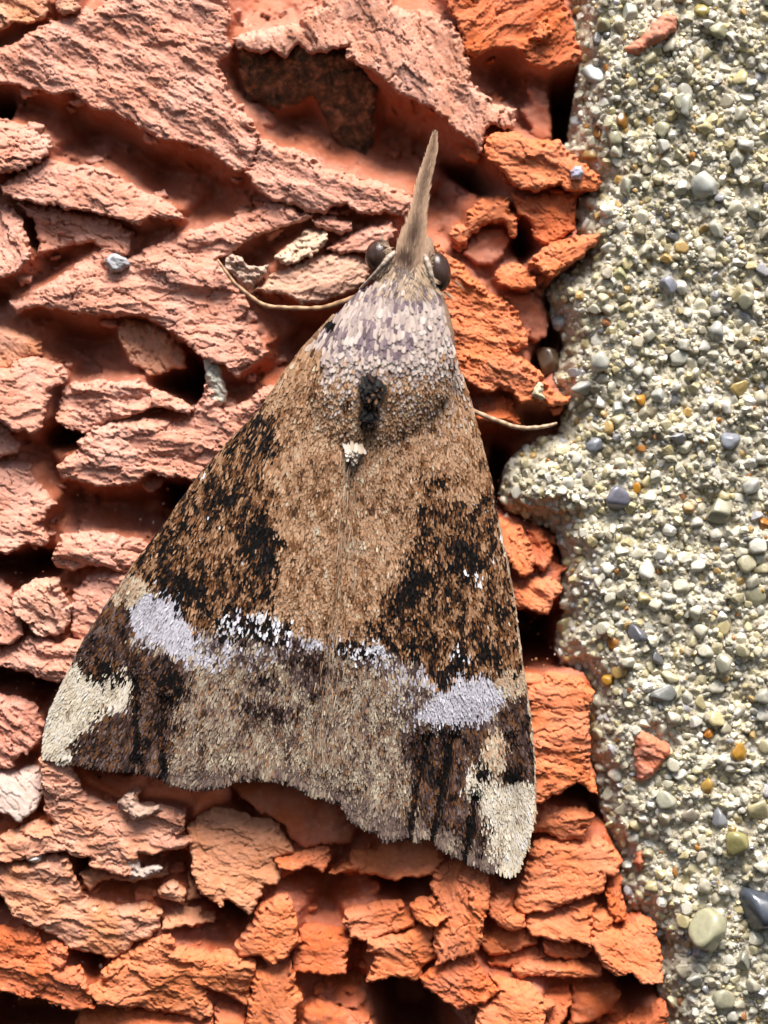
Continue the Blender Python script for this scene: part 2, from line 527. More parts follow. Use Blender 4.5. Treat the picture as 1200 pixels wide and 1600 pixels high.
# outline (photo px), height, grain angle (degrees), tint, style: t = torn top, s = smooth, d = grimy
FL = [
    ([(-40, -40), (70, -40), (72, 15), (68, 25), (45, 33), (25, 32), (0, 45), (-40, 50)], 0.05, 20, TN, 't'),
    ([(86, -40), (122, -40), (122, 12), (105, 25), (90, 15)], 0.0, 20, TN, 't'),
    ([(-40, 100), (0, 76), (35, 57), (80, 32), (115, 25), (140, 15), (185, -5), (200, -40), (350, -40), (355, 10), (358, 35), (350, 52), (362, 75), (340, 98), (355, 140), (370, 165), (388, 186), (402, 207), (398, 240), (383, 266), (370, 268), (333, 240), (300, 222), (277, 220), (247, 213), (213, 193), (177, 173), (150, 170), (133, 160), (113, 140), (90, 147), (50, 137), (10, 128), (-40, 120)], 0.12, 30, PK, 't'),
    ([(407, 215), (433, 227), (477, 240), (507, 263), (545, 272), (577, 280), (610, 290), (633, 300), (650, 318), (630, 335), (600, 330), (580, 333), (560, 330), (545, 318), (520, 320), (505, 333), (480, 327), (460, 318), (430, 312), (418, 309), (400, 290), (386, 268), (400, 240)], 0.04, 25, PK, 't'),
    ([(-40, 183), (8, 186), (22, 190), (37, 197), (47, 194), (62, 202), (75, 215), (81, 232), (72, 244), (50, 258), (20, 268), (-40, 282)], 0.12, 10, PK, 't'),
    ([(2, 290), (30, 270), (70, 249), (100, 253), (120, 258), (160, 263), (185, 277), (200, 286), (215, 296), (240, 306), (258, 312), (276, 325), (284, 340), (265, 342), (236, 339), (216, 351), (198, 343), (170, 335), (140, 330), (100, 325), (75, 318), (30, 310), (5, 305)], 0.10, 18, PK, 't'),
    ([(25, 314), (75, 322), (110, 328), (150, 335), (185, 345), (196, 362), (200, 388), (187, 400), (160, 393), (157, 383), (140, 373), (110, 377), (80, 387), (55, 397), (60, 380), (52, 340)], -0.02, 15, PK, 't'),
    ([(-40, 315), (0, 317), (20, 325), (32, 345), (40, 368), (48, 390), (48, 408), (36, 418), (20, 430), (-40, 440)], 0.05, 70, PK, 't'),
    ([(28, 487), (15, 470), (35, 462), (60, 450), (95, 430), (120, 412), (150, 395), (165, 388), (185, 404), (205, 402), (240, 382), (290, 362), (327, 353), (380, 333), (417, 313), (443, 315), (473, 333), (487, 337), (447, 350), (407, 363), (380, 377), (350, 397), (338, 403), (365, 445), (385, 470), (388, 480), (373, 497), (393, 513), (417, 547), (413, 558), (385, 578), (370, 590), (355, 575), (320, 558), (300, 543), (270, 517), (250, 505), (225, 495), (200, 490), (180, 492), (150, 490), (125, 491), (110, 485), (80, 480), (60, 475), (45, 478)], 0.08, 6, PK, 't'),
    ([(183, 512), (197, 492), (215, 497), (233, 502), (253, 511), (267, 519), (283, 553), (285, 570), (265, 572), (247, 580), (230, 583), (217, 570), (200, 563), (190, 537)], -0.22, 60, TN, 't'),
    ([(430, 403), (445, 388), (460, 377), (480, 357), (507, 360), (512, 373), (487, 397), (457, 410), (443, 413)], 0.10, -35, A(236, 205, 175), 't'),
    ([(490, 343), (513, 337), (547, 347), (547, 357), (530, 362), (513, 358), (500, 353)], 0.06, 5, PK, 't'),
    ([(400, 452), (415, 440), (430, 425), (450, 418), (485, 405), (520, 395), (560, 400), (575, 415), (570, 440), (545, 455), (520, 462), (500, 470), (470, 470), (450, 462), (430, 455), (415, 455)], 0.04, -8, A(230, 180, 150), 't'),
    ([(512, 385), (545, 367), (580, 352), (610, 345), (620, 362), (600, 380), (585, 392), (560, 393), (535, 392)], -0.02, -25, PK, 't'),
    ([(365, 58), (390, 48), (430, 40), (468, 35), (480, 18), (505, 2), (520, -40), (600, -40), (612, 8), (640, 12), (660, 12), (683, 20), (707, 37), (723, 63), (727, 80), (733, 103), (733, 123), (743, 133), (767, 157), (780, 163), (803, 170), (803, 197), (785, 200), (770, 192), (757, 207), (750, 237), (743, 223), (710, 197), (680, 170), (650, 153), (620, 143), (600, 120), (570, 103), (543, 93), (547, 68), (507, 80), (477, 77), (467, 63), (460, 72), (447, 88), (423, 74), (410, 83), (373, 70)], 0.12, 78, A(228, 160, 130), 't'),
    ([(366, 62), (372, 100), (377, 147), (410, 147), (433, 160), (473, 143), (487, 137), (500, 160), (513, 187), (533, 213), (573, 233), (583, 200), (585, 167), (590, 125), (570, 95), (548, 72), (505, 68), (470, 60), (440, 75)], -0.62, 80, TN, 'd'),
    ([(690, -40), (700, 10), (715, 30), (725, 60), (728, 80), (743, 87), (773, 72), (800, 72), (817, 80), (833, 97), (863, 105), (887, 97), (910, 90), (908, 75), (898, 60), (895, 30), (880, 0), (880, -40)], 0.02, -35, RD, 't'),
    ([(830, 60), (838, 40), (848, 20), (857, 35), (857, 55), (845, 64)], 0.16, 80, OR, 't'),
    ([(813, 163), (830, 147), (830, 127), (840, 123), (857, 133), (863, 173), (867, 207), (853, 217), (837, 210), (833, 193)], -0.5, 85, OR, 's'),
    ([(763, 219), (773, 210), (800, 208), (817, 213), (840, 222), (873, 222), (883, 233), (920, 260), (942, 283), (933, 293), (900, 297), (883, 297), (877, 287), (833, 298), (807, 292), (787, 267), (767, 250), (757, 235)], 0.10, 15, OR, 't'),
    ([(800, 300), (833, 304), (877, 295), (900, 303), (897, 353), (880, 370), (847, 380), (837, 370), (830, 343), (813, 330)], -0.12, 15, RD, 't'),
    ([(703, 367), (713, 350), (727, 350), (733, 330), (757, 310), (775, 306), (792, 310), (795, 327), (805, 340), (807, 363), (800, 365), (790, 343), (770, 345), (750, 352), (735, 365), (725, 380), (715, 382)], 0.05, -15, OR, 't'),
    ([(728, 374), (755, 354), (788, 347), (798, 370), (788, 395), (768, 410), (745, 412), (725, 395)], -0.25, 10, RD, 's'),
    ([(827, 410), (833, 400), (860, 383), (900, 370), (937, 367), (933, 380), (907, 400), (883, 413), (863, 433), (847, 427)], 0.08, -18, OR, 't'),
    ([(777, 425), (785, 415), (800, 410), (818, 417), (834, 432), (836, 447), (820, 452), (805, 450), (790, 447), (780, 440)], 0.06, 30, OR, 't'),
    ([(788, 452), (805, 454), (836, 452), (848, 465), (858, 500), (858, 520), (840, 535), (822, 520), (803, 490)], -0.35, 30, RD, 's'),
    ([(670, 390), (685, 383), (700, 400), (720, 412), (740, 435), (757, 445), (763, 457), (787, 467), (807, 490), (818, 513), (822, 533), (810, 547), (796, 540), (800, 547), (820, 563), (847, 583), (853, 600), (867, 613), (890, 620), (890, 630), (860, 630), (840, 627), (817, 627), (800, 610), (780, 600), (767, 613), (747, 607), (733, 597), (690, 560), (660, 480)], 0.05, 20, OR, 't'),
    ([(740, 640), (757, 633), (787, 620), (800, 627), (813, 660), (797, 657), (780, 653), (750, 655)], -0.1, 0, RD, 't'),
    ([(775, 812), (812, 822), (825, 845), (835, 870), (830, 895), (815, 900), (805, 890), (790, 860)], -0.12, 70, OR, 't'),
    ([(828, 830), (845, 825), (857, 850), (865, 870), (850, 890), (837, 880), (827, 850)], -0.25, 60, RD, 't'),
    ([(800, 908), (830, 907), (850, 902), (870, 907), (878, 920), (865, 935), (855, 960), (840, 955), (825, 950), (800, 950)], -0.1, 40, OR, 't'),
    ([(805, 1080), (845, 1062), (860, 1053), (883, 1053), (910, 1063), (925, 1080), (920, 1100), (918, 1133), (918, 1200), (930, 1220), (930, 1237), (913, 1227), (900, 1217), (890, 1227), (873, 1240), (860, 1240), (843, 1253), (805, 1250)], 0.08, 3, OR, 't'),
    ([(800, 1052), (823, 1050), (853, 1057), (843, 1078), (830, 1073), (800, 1070)], -0.05, 20, OR, 's'),
    ([(825, 1262), (860, 1265), (890, 1265), (910, 1265), (928, 1275), (920, 1290), (910, 1290), (915, 1300), (910, 1311), (880, 1311), (850, 1300), (825, 1300)], 0.0, 10, OR, 't'),
    ([(838, 1317), (870, 1314), (900, 1316), (940, 1312), (950, 1320), (965, 1335), (970, 1345), (960, 1365), (943, 1362), (947, 1378), (940, 1390), (920, 1397), (895, 1407), (860, 1418), (845, 1426), (820, 1425), (805, 1415), (815, 1390), (825, 1365), (830, 1340)], 0.10, -4, OR, 't'),
    ([(825, 1432), (850, 1430), (895, 1417), (925, 1407), (930, 1414), (922, 1430), (922, 1475), (900, 1468), (880, 1470), (855, 1464), (835, 1460), (825, 1450)], 0.05, 10, OR, 't'),
    ([(926, 1427), (945, 1422), (957, 1428), (955, 1445), (970, 1450), (985, 1440), (1000, 1435), (1020, 1440), (1030, 1480), (1030, 1530), (1000, 1527), (985, 1515), (965, 1520), (945, 1508), (935, 1490), (926, 1472)], 0.08, 25, OR, 't'),
    ([(949, 1388), (958, 1376), (970, 1375), (972, 1400), (980, 1438), (962, 1440), (952, 1420)], -0.05, 70, RD, 't'),
    ([(850, 1477), (880, 1478), (900, 1482), (925, 1487), (920, 1500), (895, 1500), (870, 1496), (855, 1490)], -0.05, 8, OR, 't'),
    ([(805, 1510), (830, 1502), (860, 1507), (900, 1507), (940, 1514), (942, 1525), (915, 1527), (890, 1527), (850, 1524), (815, 1529), (803, 1520)], -0.1, 5, OR, 't'),
    ([(755, 1465), (780, 1457), (805, 1460), (820, 1457), (840, 1475), (820, 1483), (790, 1490), (765, 1494), (753, 1480)], -0.1, -12, OR, 't'),
    ([(765, 1506), (800, 1494), (835, 1488), (858, 1498), (815, 1510), (790, 1515), (770, 1513)], -0.15, -10, RD, 't'),
    ([(765, 1407), (775, 1395), (790, 1400), (800, 1420), (818, 1430), (820, 1445), (800, 1452), (780, 1445), (765, 1430)], 0.0, 35, OR, 't'),
    ([(680, 1357), (700, 1348), (717, 1350), (733, 1357), (758, 1367), (762, 1387), (762, 1397), (758, 1420), (758, 1432), (750, 1450), (752, 1467), (740, 1485), (715, 1492), (684, 1506), (682, 1473), (680, 1453), (698, 1433), (690, 1413), (680, 1397), (677, 1387), (678, 1370)], 0.12, 80, OR, 't'),
    ([(684, 1512), (720, 1496), (740, 1497), (758, 1528), (775, 1545), (762, 1562), (740, 1567), (715, 1574), (690, 1562), (665, 1542), (660, 1527)], 0.02, 30, RD, 't'),
    ([(767, 1524), (790, 1530), (830, 1543), (846, 1553), (848, 1575), (848, 1640), (740, 1640), (748, 1590), (745, 1572), (768, 1562), (780, 1548)], 0.05, 10, OR, 't'),
    ([(852, 1557), (890, 1550), (893, 1575), (877, 1600), (855, 1640), (851, 1600)], -0.05, 60, RD, 't'),
    ([(896, 1542), (960, 1547), (975, 1560), (955, 1590), (930, 1600), (890, 1612)], -0.3, 20, RD, 's'),
    ([(985, 1590), (1040, 1572), (1050, 1640), (940, 1640)], -0.15, -15, RD, 't'),
    ([(640, 1415), (657, 1405), (676, 1403), (690, 1418), (696, 1430), (680, 1446), (663, 1443), (650, 1433)], 0.0, 20, OR, 't'),
    ([(540, 1428), (560, 1420), (600, 1412), (625, 1412), (635, 1430), (648, 1437), (645, 1450), (610, 1455), (590, 1465), (565, 1470), (550, 1460), (540, 1440)], -0.02, -15, OR, 't'),
    ([(580, 1468), (630, 1462), (653, 1450), (677, 1455), (680, 1500), (660, 1507), (653, 1533), (620, 1525), (573, 1533), (583, 1507), (593, 1490), (577, 1483)], 0.02, 15, OR, 't'),
    ([(460, 1480), (470, 1473), (467, 1450), (513, 1454), (533, 1457), (547, 1467), (537, 1500), (540, 1523), (500, 1523), (460, 1520), (457, 1500)], -0.08, 8, RD, 't'),
    ([(403, 1419), (430, 1402), (447, 1399), (457, 1415), (463, 1435), (463, 1467), (450, 1491), (427, 1501), (403, 1492), (373, 1492), (367, 1480), (377, 1463), (397, 1443)], 0.06, 5, OR, 't'),
    ([(297, 1290), (313, 1277), (333, 1266), (360, 1268), (397, 1284), (433, 1292), (440, 1310), (460, 1335), (427, 1340), (438, 1360), (433, 1380), (410, 1380), (407, 1400), (390, 1423), (377, 1413), (353, 1400), (350, 1413), (330, 1403), (313, 1387), (303, 1360), (300, 1337), (297, 1317)], 0.12, 12, TN, 't'),
    ([(340, 1215), (420, 1210), (480, 1225), (530, 1262), (560, 1300), (545, 1322), (510, 1322), (472, 1330), (455, 1315), (445, 1293), (400, 1268)], -0.28, 18, RD, 's'),
    ([(433, 1345), (470, 1337), (513, 1328), (517, 1347), (503, 1360), (480, 1352), (460, 1357), (440, 1356)], -0.08, -5, OR, 't'),
    ([(517, 1365), (547, 1354), (550, 1335), (590, 1335), (607, 1319), (635, 1322), (667, 1316), (685, 1323), (690, 1345), (677, 1365), (647, 1370), (620, 1375), (583, 1367), (560, 1363)], -0.02, -6, OR, 't'),
    ([(66, 1185), (112, 1185), (115, 1205), (125, 1225), (130, 1237), (160, 1255), (183, 1262), (192, 1246), (215, 1233), (215, 1255), (255, 1257), (290, 1272), (287, 1295), (270, 1303), (298, 1310), (297, 1318), (265, 1325), (240, 1332), (218, 1327), (212, 1345), (205, 1364), (195, 1363), (160, 1356), (142, 1349), (145, 1340), (127, 1335), (95, 1325), (75, 1328), (45, 1340), (15, 1343), (-40, 1348), (-40, 1320), (0, 1310), (20, 1298), (55, 1285), (80, 1290), (90, 1283), (77, 1270), (70, 1240)], 0.12, 8, A(224, 156, 122), 't'),
    ([(130, 1380), (128, 1366), (150, 1358), (180, 1367), (205, 1372), (240, 1365), (257, 1355), (257, 1370), (230, 1378), (205, 1381), (180, 1373), (150, 1377), (138, 1392)], -0.12, 0, TN, 't'),
    ([(-40, 1356), (15, 1352), (50, 1347), (80, 1335), (105, 1341), (115, 1365), (122, 1385), (128, 1402), (150, 1411), (180, 1417), (205, 1415), (225, 1413), (250, 1425), (246, 1450), (230, 1463), (208, 1473), (198, 1488), (170, 1492), (150, 1490), (125, 1485), (95, 1465), (60, 1445), (25, 1430), (17, 1412), (5, 1395), (-40, 1385)], 0.08, 12, A(224, 150, 106), 't'),
    ([(247, 1390), (270, 1380), (287, 1390), (287, 1412), (265, 1408), (250, 1400)], -0.12, 10, TN, 't'),
    ([(290, 1368), (300, 1385), (312, 1410), (291, 1413)], -0.3, 60, TN, 's'),
    ([(255, 1437), (280, 1424), (310, 1425), (335, 1440), (305, 1445), (270, 1450), (256, 1450)], -0.08, 5, TN, 't'),
    ([(212, 1482), (240, 1468), (265, 1460), (272, 1480), (300, 1485), (360, 1490), (395, 1503), (397, 1520), (388, 1545), (384, 1570), (360, 1555), (330, 1540), (315, 1540), (325, 1560), (330, 1583), (315, 1590), (260, 1580), (200, 1572), (157, 1568), (142, 1545), (165, 1530), (157, 1515), (182, 1500)], 0.08, 8, A(228, 134, 82), 't'),
    ([(-40, 1450), (0, 1452), (20, 1455), (33, 1450), (60, 1457), (67, 1477), (85, 1472), (103, 1480), (103, 1500), (92, 1512), (128, 1512), (134, 1530), (144, 1560), (150, 1574), (110, 1574), (60, 1560), (30, 1555), (-40, 1545)], 0.04, 15, RD, 't'),
    ([(125, 1582), (200, 1582), (270, 1592), (310, 1597), (330, 1592), (345, 1640), (110, 1640)], -0.02, 8, RD, 't'),
    ([(336, 1572), (360, 1577), (383, 1582), (383, 1640), (345, 1640)], -0.05, 30, RD, 't'),
    ([(401, 1519), (427, 1512), (456, 1509), (458, 1547), (473, 1563), (462, 1573), (453, 1640), (387, 1640), (391, 1560), (396, 1540)], 0.0, 70, OR, 't'),
    ([(475, 1577), (500, 1567), (540, 1582), (585, 1605), (585, 1640), (465, 1640)], -0.15, 20, RD, 's'),
    ([(-40, 505), (0, 508), (25, 515), (45, 525), (60, 532), (61, 550), (40, 555), (20, 564), (14, 572), (-40, 572)], -0.05, 40, TN, 't'),
    ([(-40, 580), (15, 577), (23, 568), (35, 562), (67, 559), (93, 572), (106, 588), (95, 600), (74, 607), (77, 617), (72, 640), (67, 667), (53, 680), (40, 670), (20, 673), (0, 650), (-40, 648)], 0.12, 8, PK, 't'),
    ([(90, 627), (97, 608), (115, 599), (150, 596), (180, 597), (215, 592), (230, 605), (250, 612), (275, 624), (300, 637), (293, 645), (270, 639), (245, 632), (225, 640), (200, 651), (177, 655), (160, 661), (140, 672), (110, 670), (92, 660), (88, 650)], 0.08, 8, PK, 't'),
    ([(135, 680), (150, 669), (200, 658), (230, 655), (280, 657), (300, 642), (313, 630), (325, 604), (333, 618), (347, 640), (370, 636), (393, 624), (410, 606), (450, 600), (430, 680), (380, 760), (300, 748), (285, 742), (270, 745), (235, 735), (215, 753), (185, 757), (160, 757), (135, 754), (122, 746), (100, 745), (95, 730), (110, 710), (130, 700), (122, 690)], 0.06, 4, PK, 't'),
    ([(-40, 658), (0, 657), (15, 680), (25, 692), (22, 705), (0, 712), (-40, 712)], -0.05, 60, PK, 't'),
    ([(-40, 725), (15, 719), (40, 726), (45, 738), (52, 752), (70, 770), (85, 790), (72, 797), (68, 812), (58, 817), (70, 830), (75, 845), (60, 853), (45, 845), (15, 863), (0, 860), (-40, 860)], 0.1, 15, PK, 't'),
    ([(90, 850), (95, 836), (130, 831), (180, 836), (230, 848), (260, 870), (250, 890), (203, 892), (180, 890), (160, 880), (135, 883), (110, 890), (90, 885), (85, 870)], -0.02, 10, PK, 't'),
    ([(113, 925), (140, 902), (180, 895), (240, 900), (220, 950), (180, 990), (125, 998), (115, 997), (111, 980), (113, 960)], 0.0, 20, PK, 't'),
    ([(23, 935), (35, 918), (55, 905), (90, 905), (95, 930), (110, 948), (105, 975), (100, 985), (65, 993), (50, 980), (40, 970), (25, 955)], 0.1, 40, A(232, 172, 146), 't'),
    ([(-40, 905), (0, 907), (15, 920), (22, 945), (33, 975), (36, 990), (20, 1003), (-40, 1008)], 0.02, 60, PK, 't'),
    ([(-40, 1020), (20, 1013), (45, 997), (70, 1001), (95, 1005), (115, 1000), (150, 1000), (150, 1050), (105, 1060), (85, 1065), (70, 1058), (40, 1047), (0, 1040), (-40, 1042)], 0.05, 15, PK, 't'),
    ([(-40, 1085), (0, 1088), (25, 1090), (50, 1100), (57, 1115), (66, 1130), (63, 1150), (50, 1165), (42, 1178), (30, 1175), (20, 1190), (18, 1198), (-40, 1203)], 0.0, 40, A(226, 150, 124), 't'),
    ([(-40, 1208), (10, 1203), (25, 1208), (40, 1202), (55, 1200), (65, 1215), (68, 1240), (55, 1260), (35, 1282), (10, 1265), (-40, 1255)], 0.04, 40, GR, 't'),
]
# black clefts: where the torn clay goes deep
HOLES = [
    [(105, 1175), (250, 1190), (420, 1200), (400, 1290), (300, 1300), (280, 1265), (180, 1255), (125, 1225)],
    [(300, 1390), (400, 1400), (405, 1440), (380, 1465), (330, 1435)],
    [(100, 1478), (170, 1490), (180, 1500), (140, 1530), (105, 1500)],
    [(845, 1245), (890, 1220), (930, 1225), (955, 1290), (925, 1290), (880, 1262)],
    [(575, 1535), (660, 1530), (690, 1565), (690, 1650), (600, 1650)],
    [(-40, 865), (50, 850), (90, 870), (90, 905), (30, 920), (-40, 910)],
    [(-40, 1045), (60, 1050), (90, 1070), (60, 1110), (-40, 1090)],
    [(580, 1370), (680, 1370), (690, 1410), (640, 1415), (590, 1405)],
    [(-40, 1550), (40, 1560), (120, 1575), (110, 1650), (-40, 1650)],
    [(755, 1340), (830, 1340), (815, 1395), (798, 1412), (770, 1395)],
    [(800, 940), (870, 940), (885, 1050), (800, 1050)],
    [(800, 320), (830, 340), (845, 385), (820, 410), (800, 370)],
    [(55, 670), (90, 655), (135, 680), (120, 700), (70, 700)],
    [(28, 330), (52, 335), (62, 385), (42, 385)],
    [(230, 740), (310, 745), (290, 800), (250, 790)],
    [(945, 1515), (1035, 1530), (1045, 1580), (985, 1590), (960, 1560)],
    [(112, 1350), (140, 1352), (130, 1395), (118, 1380)],
    [(868, 105), (912, 95), (905, 225), (868, 220)],
    [(780, 690), (800, 700), (790, 800), (770, 800)],
    [(-40, 125), (12, 130), (10, 185), (-40, 180)],
    [(690, 240), (755, 240), (790, 300), (750, 300)],
    [(300, 520), (320, 560), (325, 610), (300, 640), (230, 600)],
    [(860, 500), (880, 520), (850, 600), (830, 570)],
    [(-40, 1395), (10, 1400), (30, 1440), (-40, 1445)],
]
MORTAR_EDGE = [(900, -60), (903, 50), (910, 85), (905, 114), (897, 181), (892, 216), (880, 226), (890, 242), (915, 262), (930, 290), (908, 302), (905, 340), (902, 372), (915, 392), (900, 412), (870, 430), (857, 447), (863, 480), (872, 505), (884, 525), (880, 555), (868, 590), (880, 612), (888, 640), (875, 675), (820, 697), (795, 720), (785, 755), (790, 795), (830, 812), (868, 830), (884, 870), (880, 910), (885, 960), (872, 1000), (880, 1042), (915, 1052), (928, 1075), (922, 1110), (920, 1180), (935, 1215), (945, 1270), (955, 1310), (975, 1345), (975, 1400), (985, 1435), (1005, 1430), (1030, 1480), (1032, 1540), (1045, 1600), (1055, 1660)]
MORTAR_POLY = MORTAR_EDGE + [(1330, 1660), (1330, -60)]


def relief(px, py, ang, seed):
    a = math.radians(ang)
    u = px * math.cos(a) + py * math.sin(a)
    v = -px * math.sin(a) + py * math.cos(a)
    u = u + 6 * noise(px / 40, py / 40, seed + 40)
    v = v + 6 * noise(px / 40, py / 40, seed + 41)
    h = 0.11 * fbm(u / 130, v / 70, 2, seed)
    n = fbm(u / 80, v / 30, 4, seed + 3, 0.55) * 1.9 + 10
    f = n - np.floor(n)
    h = h + 0.042 * (np.floor(n) - 10 + sstep(0.88, 1.0, f)) + 0.02 * f
    # broken plates: cells with their own level and tilt, parted by sharp steps and open cracks
    wu = u + 5 * noise(px / 16, py / 16, seed + 50) + 2 * noise(px / 6, py / 6, seed + 51)
    wv = v + 5 * noise(px / 16, py / 16, seed + 52) + 2 * noise(px / 6, py / 6, seed + 53)
    for (su, sv, amp, til, cw, cd, sd_) in ((74, 30, 0.060, 0.050, 0.05, 0.07, 54), (27, 11, 0.022, 0.022, 0.09, 0.035, 58)):
        f1, f2, rn, ox, oy = worley(wu / su, wv / sv, seed + sd_)
        h = h + amp * (rn[0] - 0.5) + til * ((rn[1] - 0.5) * ox + (rn[2] - 0.35) * oy) * 2
        h = h - cd * np.clip(1 - (f2 - f1) / cw, 0, 1) * (rn[1] > 0.45) * sstep(-0.2, 0.15, noise(px / 42, py / 42, seed + sd_ + 1))
    m = sstep(-0.35, 0.35, noise(px / 45, py / 45, seed + 16))
    c = np.abs(noise(u / 42, v / 12, seed + 9) + 0.3 * noise(u / 9, v / 7, seed + 10))
    h = h - 0.065 * np.clip(1 - c / 0.04, 0, 1) * sstep(-0.15, 0.2, noise(px / 50, py / 50, seed + 11))
    h = h + (0.002 + 0.006 * m) * noise(u / 14, v / 3.6, seed + 12) + 0.004 * fbm(u / 12, v / 7, 2, seed + 13) + 0.005 * noise(u / 4.2, v / 2.7, seed + 15)
    ch = noise(px / 7.5, py / 7.5, seed + 21)
    h = h + 0.02 * sstep(0.45, 0.62, ch) * sstep(0.0, 0.4, noise(px / 60, py / 60, seed + 22))
    return h


brick_flakes = []


def flake_plane(i, poly, style):
    """every flake leans its own way, lower edge mostly proud"""
    q = random.Random(1000 + i)
    P = np.asarray(poly, float)
    cx, cy = P.mean(0)
    ext = max(np.ptp(P[:, 0]), np.ptp(P[:, 1]))
    f = min(1.0, 110.0 / ext)
    tx, ty = q.uniform(-0.28, 0.28) * f, q.uniform(-0.12, 0.45) * f
    if style == 'd':
        tx, ty = 0.0, -0.75
    if style == 's':
        tx, ty = tx * .6, ty * .4
    dz = q.uniform(-0.10, 0.10) if style == 't' else 0.0

    def plane(px, py):
        return dz + tx * (px - cx) / 100 + ty * (py - cy) / 100
    return plane


def build_flake(i, poly, h0, ang, tint, style, parent, step=1.6):
    seed = 50 + i * 7

    cx_, cy_ = np.mean(np.array(poly), 0)
    pl = flake_plane(i, poly, style)
    rq = random.Random(500 + i)
    rs = (0.55 if (cy_ > 1240 or cx_ > 700) else 0.78) * rq.uniform(0.6, 1.3)
    fs = rq.uniform(0.75, 1.5)

    def hf(px, py, d, nx, ny):
        if style == 's':
            h = h0 + pl(px, py) + 0.08 * fbm(px / 60, py / 60, 3, seed) + 0.012 * noise(px / 9, py / 9, seed + 2) + 0.006 * noise(px / 3, py / 3, seed + 3)
        else:
            h = h0 + pl(px, py) + rs * fs ** 0.5 * relief(px / fs, py / fs, ang, seed)
        up = np.clip(-ny, 0, 1)                      # rim facing up in the photo rolls off gently, the lower lip stays sharp
        r = 5 + 16 * up
        k = np.clip(1 - d / r, 0, 1)
        return h - (0.05 + 0.16 * up) * k * k
    bare = cx_ > 690 or (cy_ > 1300 and cx_ > 280) or cy_ > 1440
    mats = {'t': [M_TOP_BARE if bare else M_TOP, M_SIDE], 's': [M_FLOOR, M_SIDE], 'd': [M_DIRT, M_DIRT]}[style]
    o = plate('clay_flake', poly, step if style != 's' else 3.0, hf, mats, parent, warp=3.6, wseed=seed, grow=2.2 if style == 't' else 0.0)
    o.color = tuple(tint) + (1,)
    return o


BASE = {}


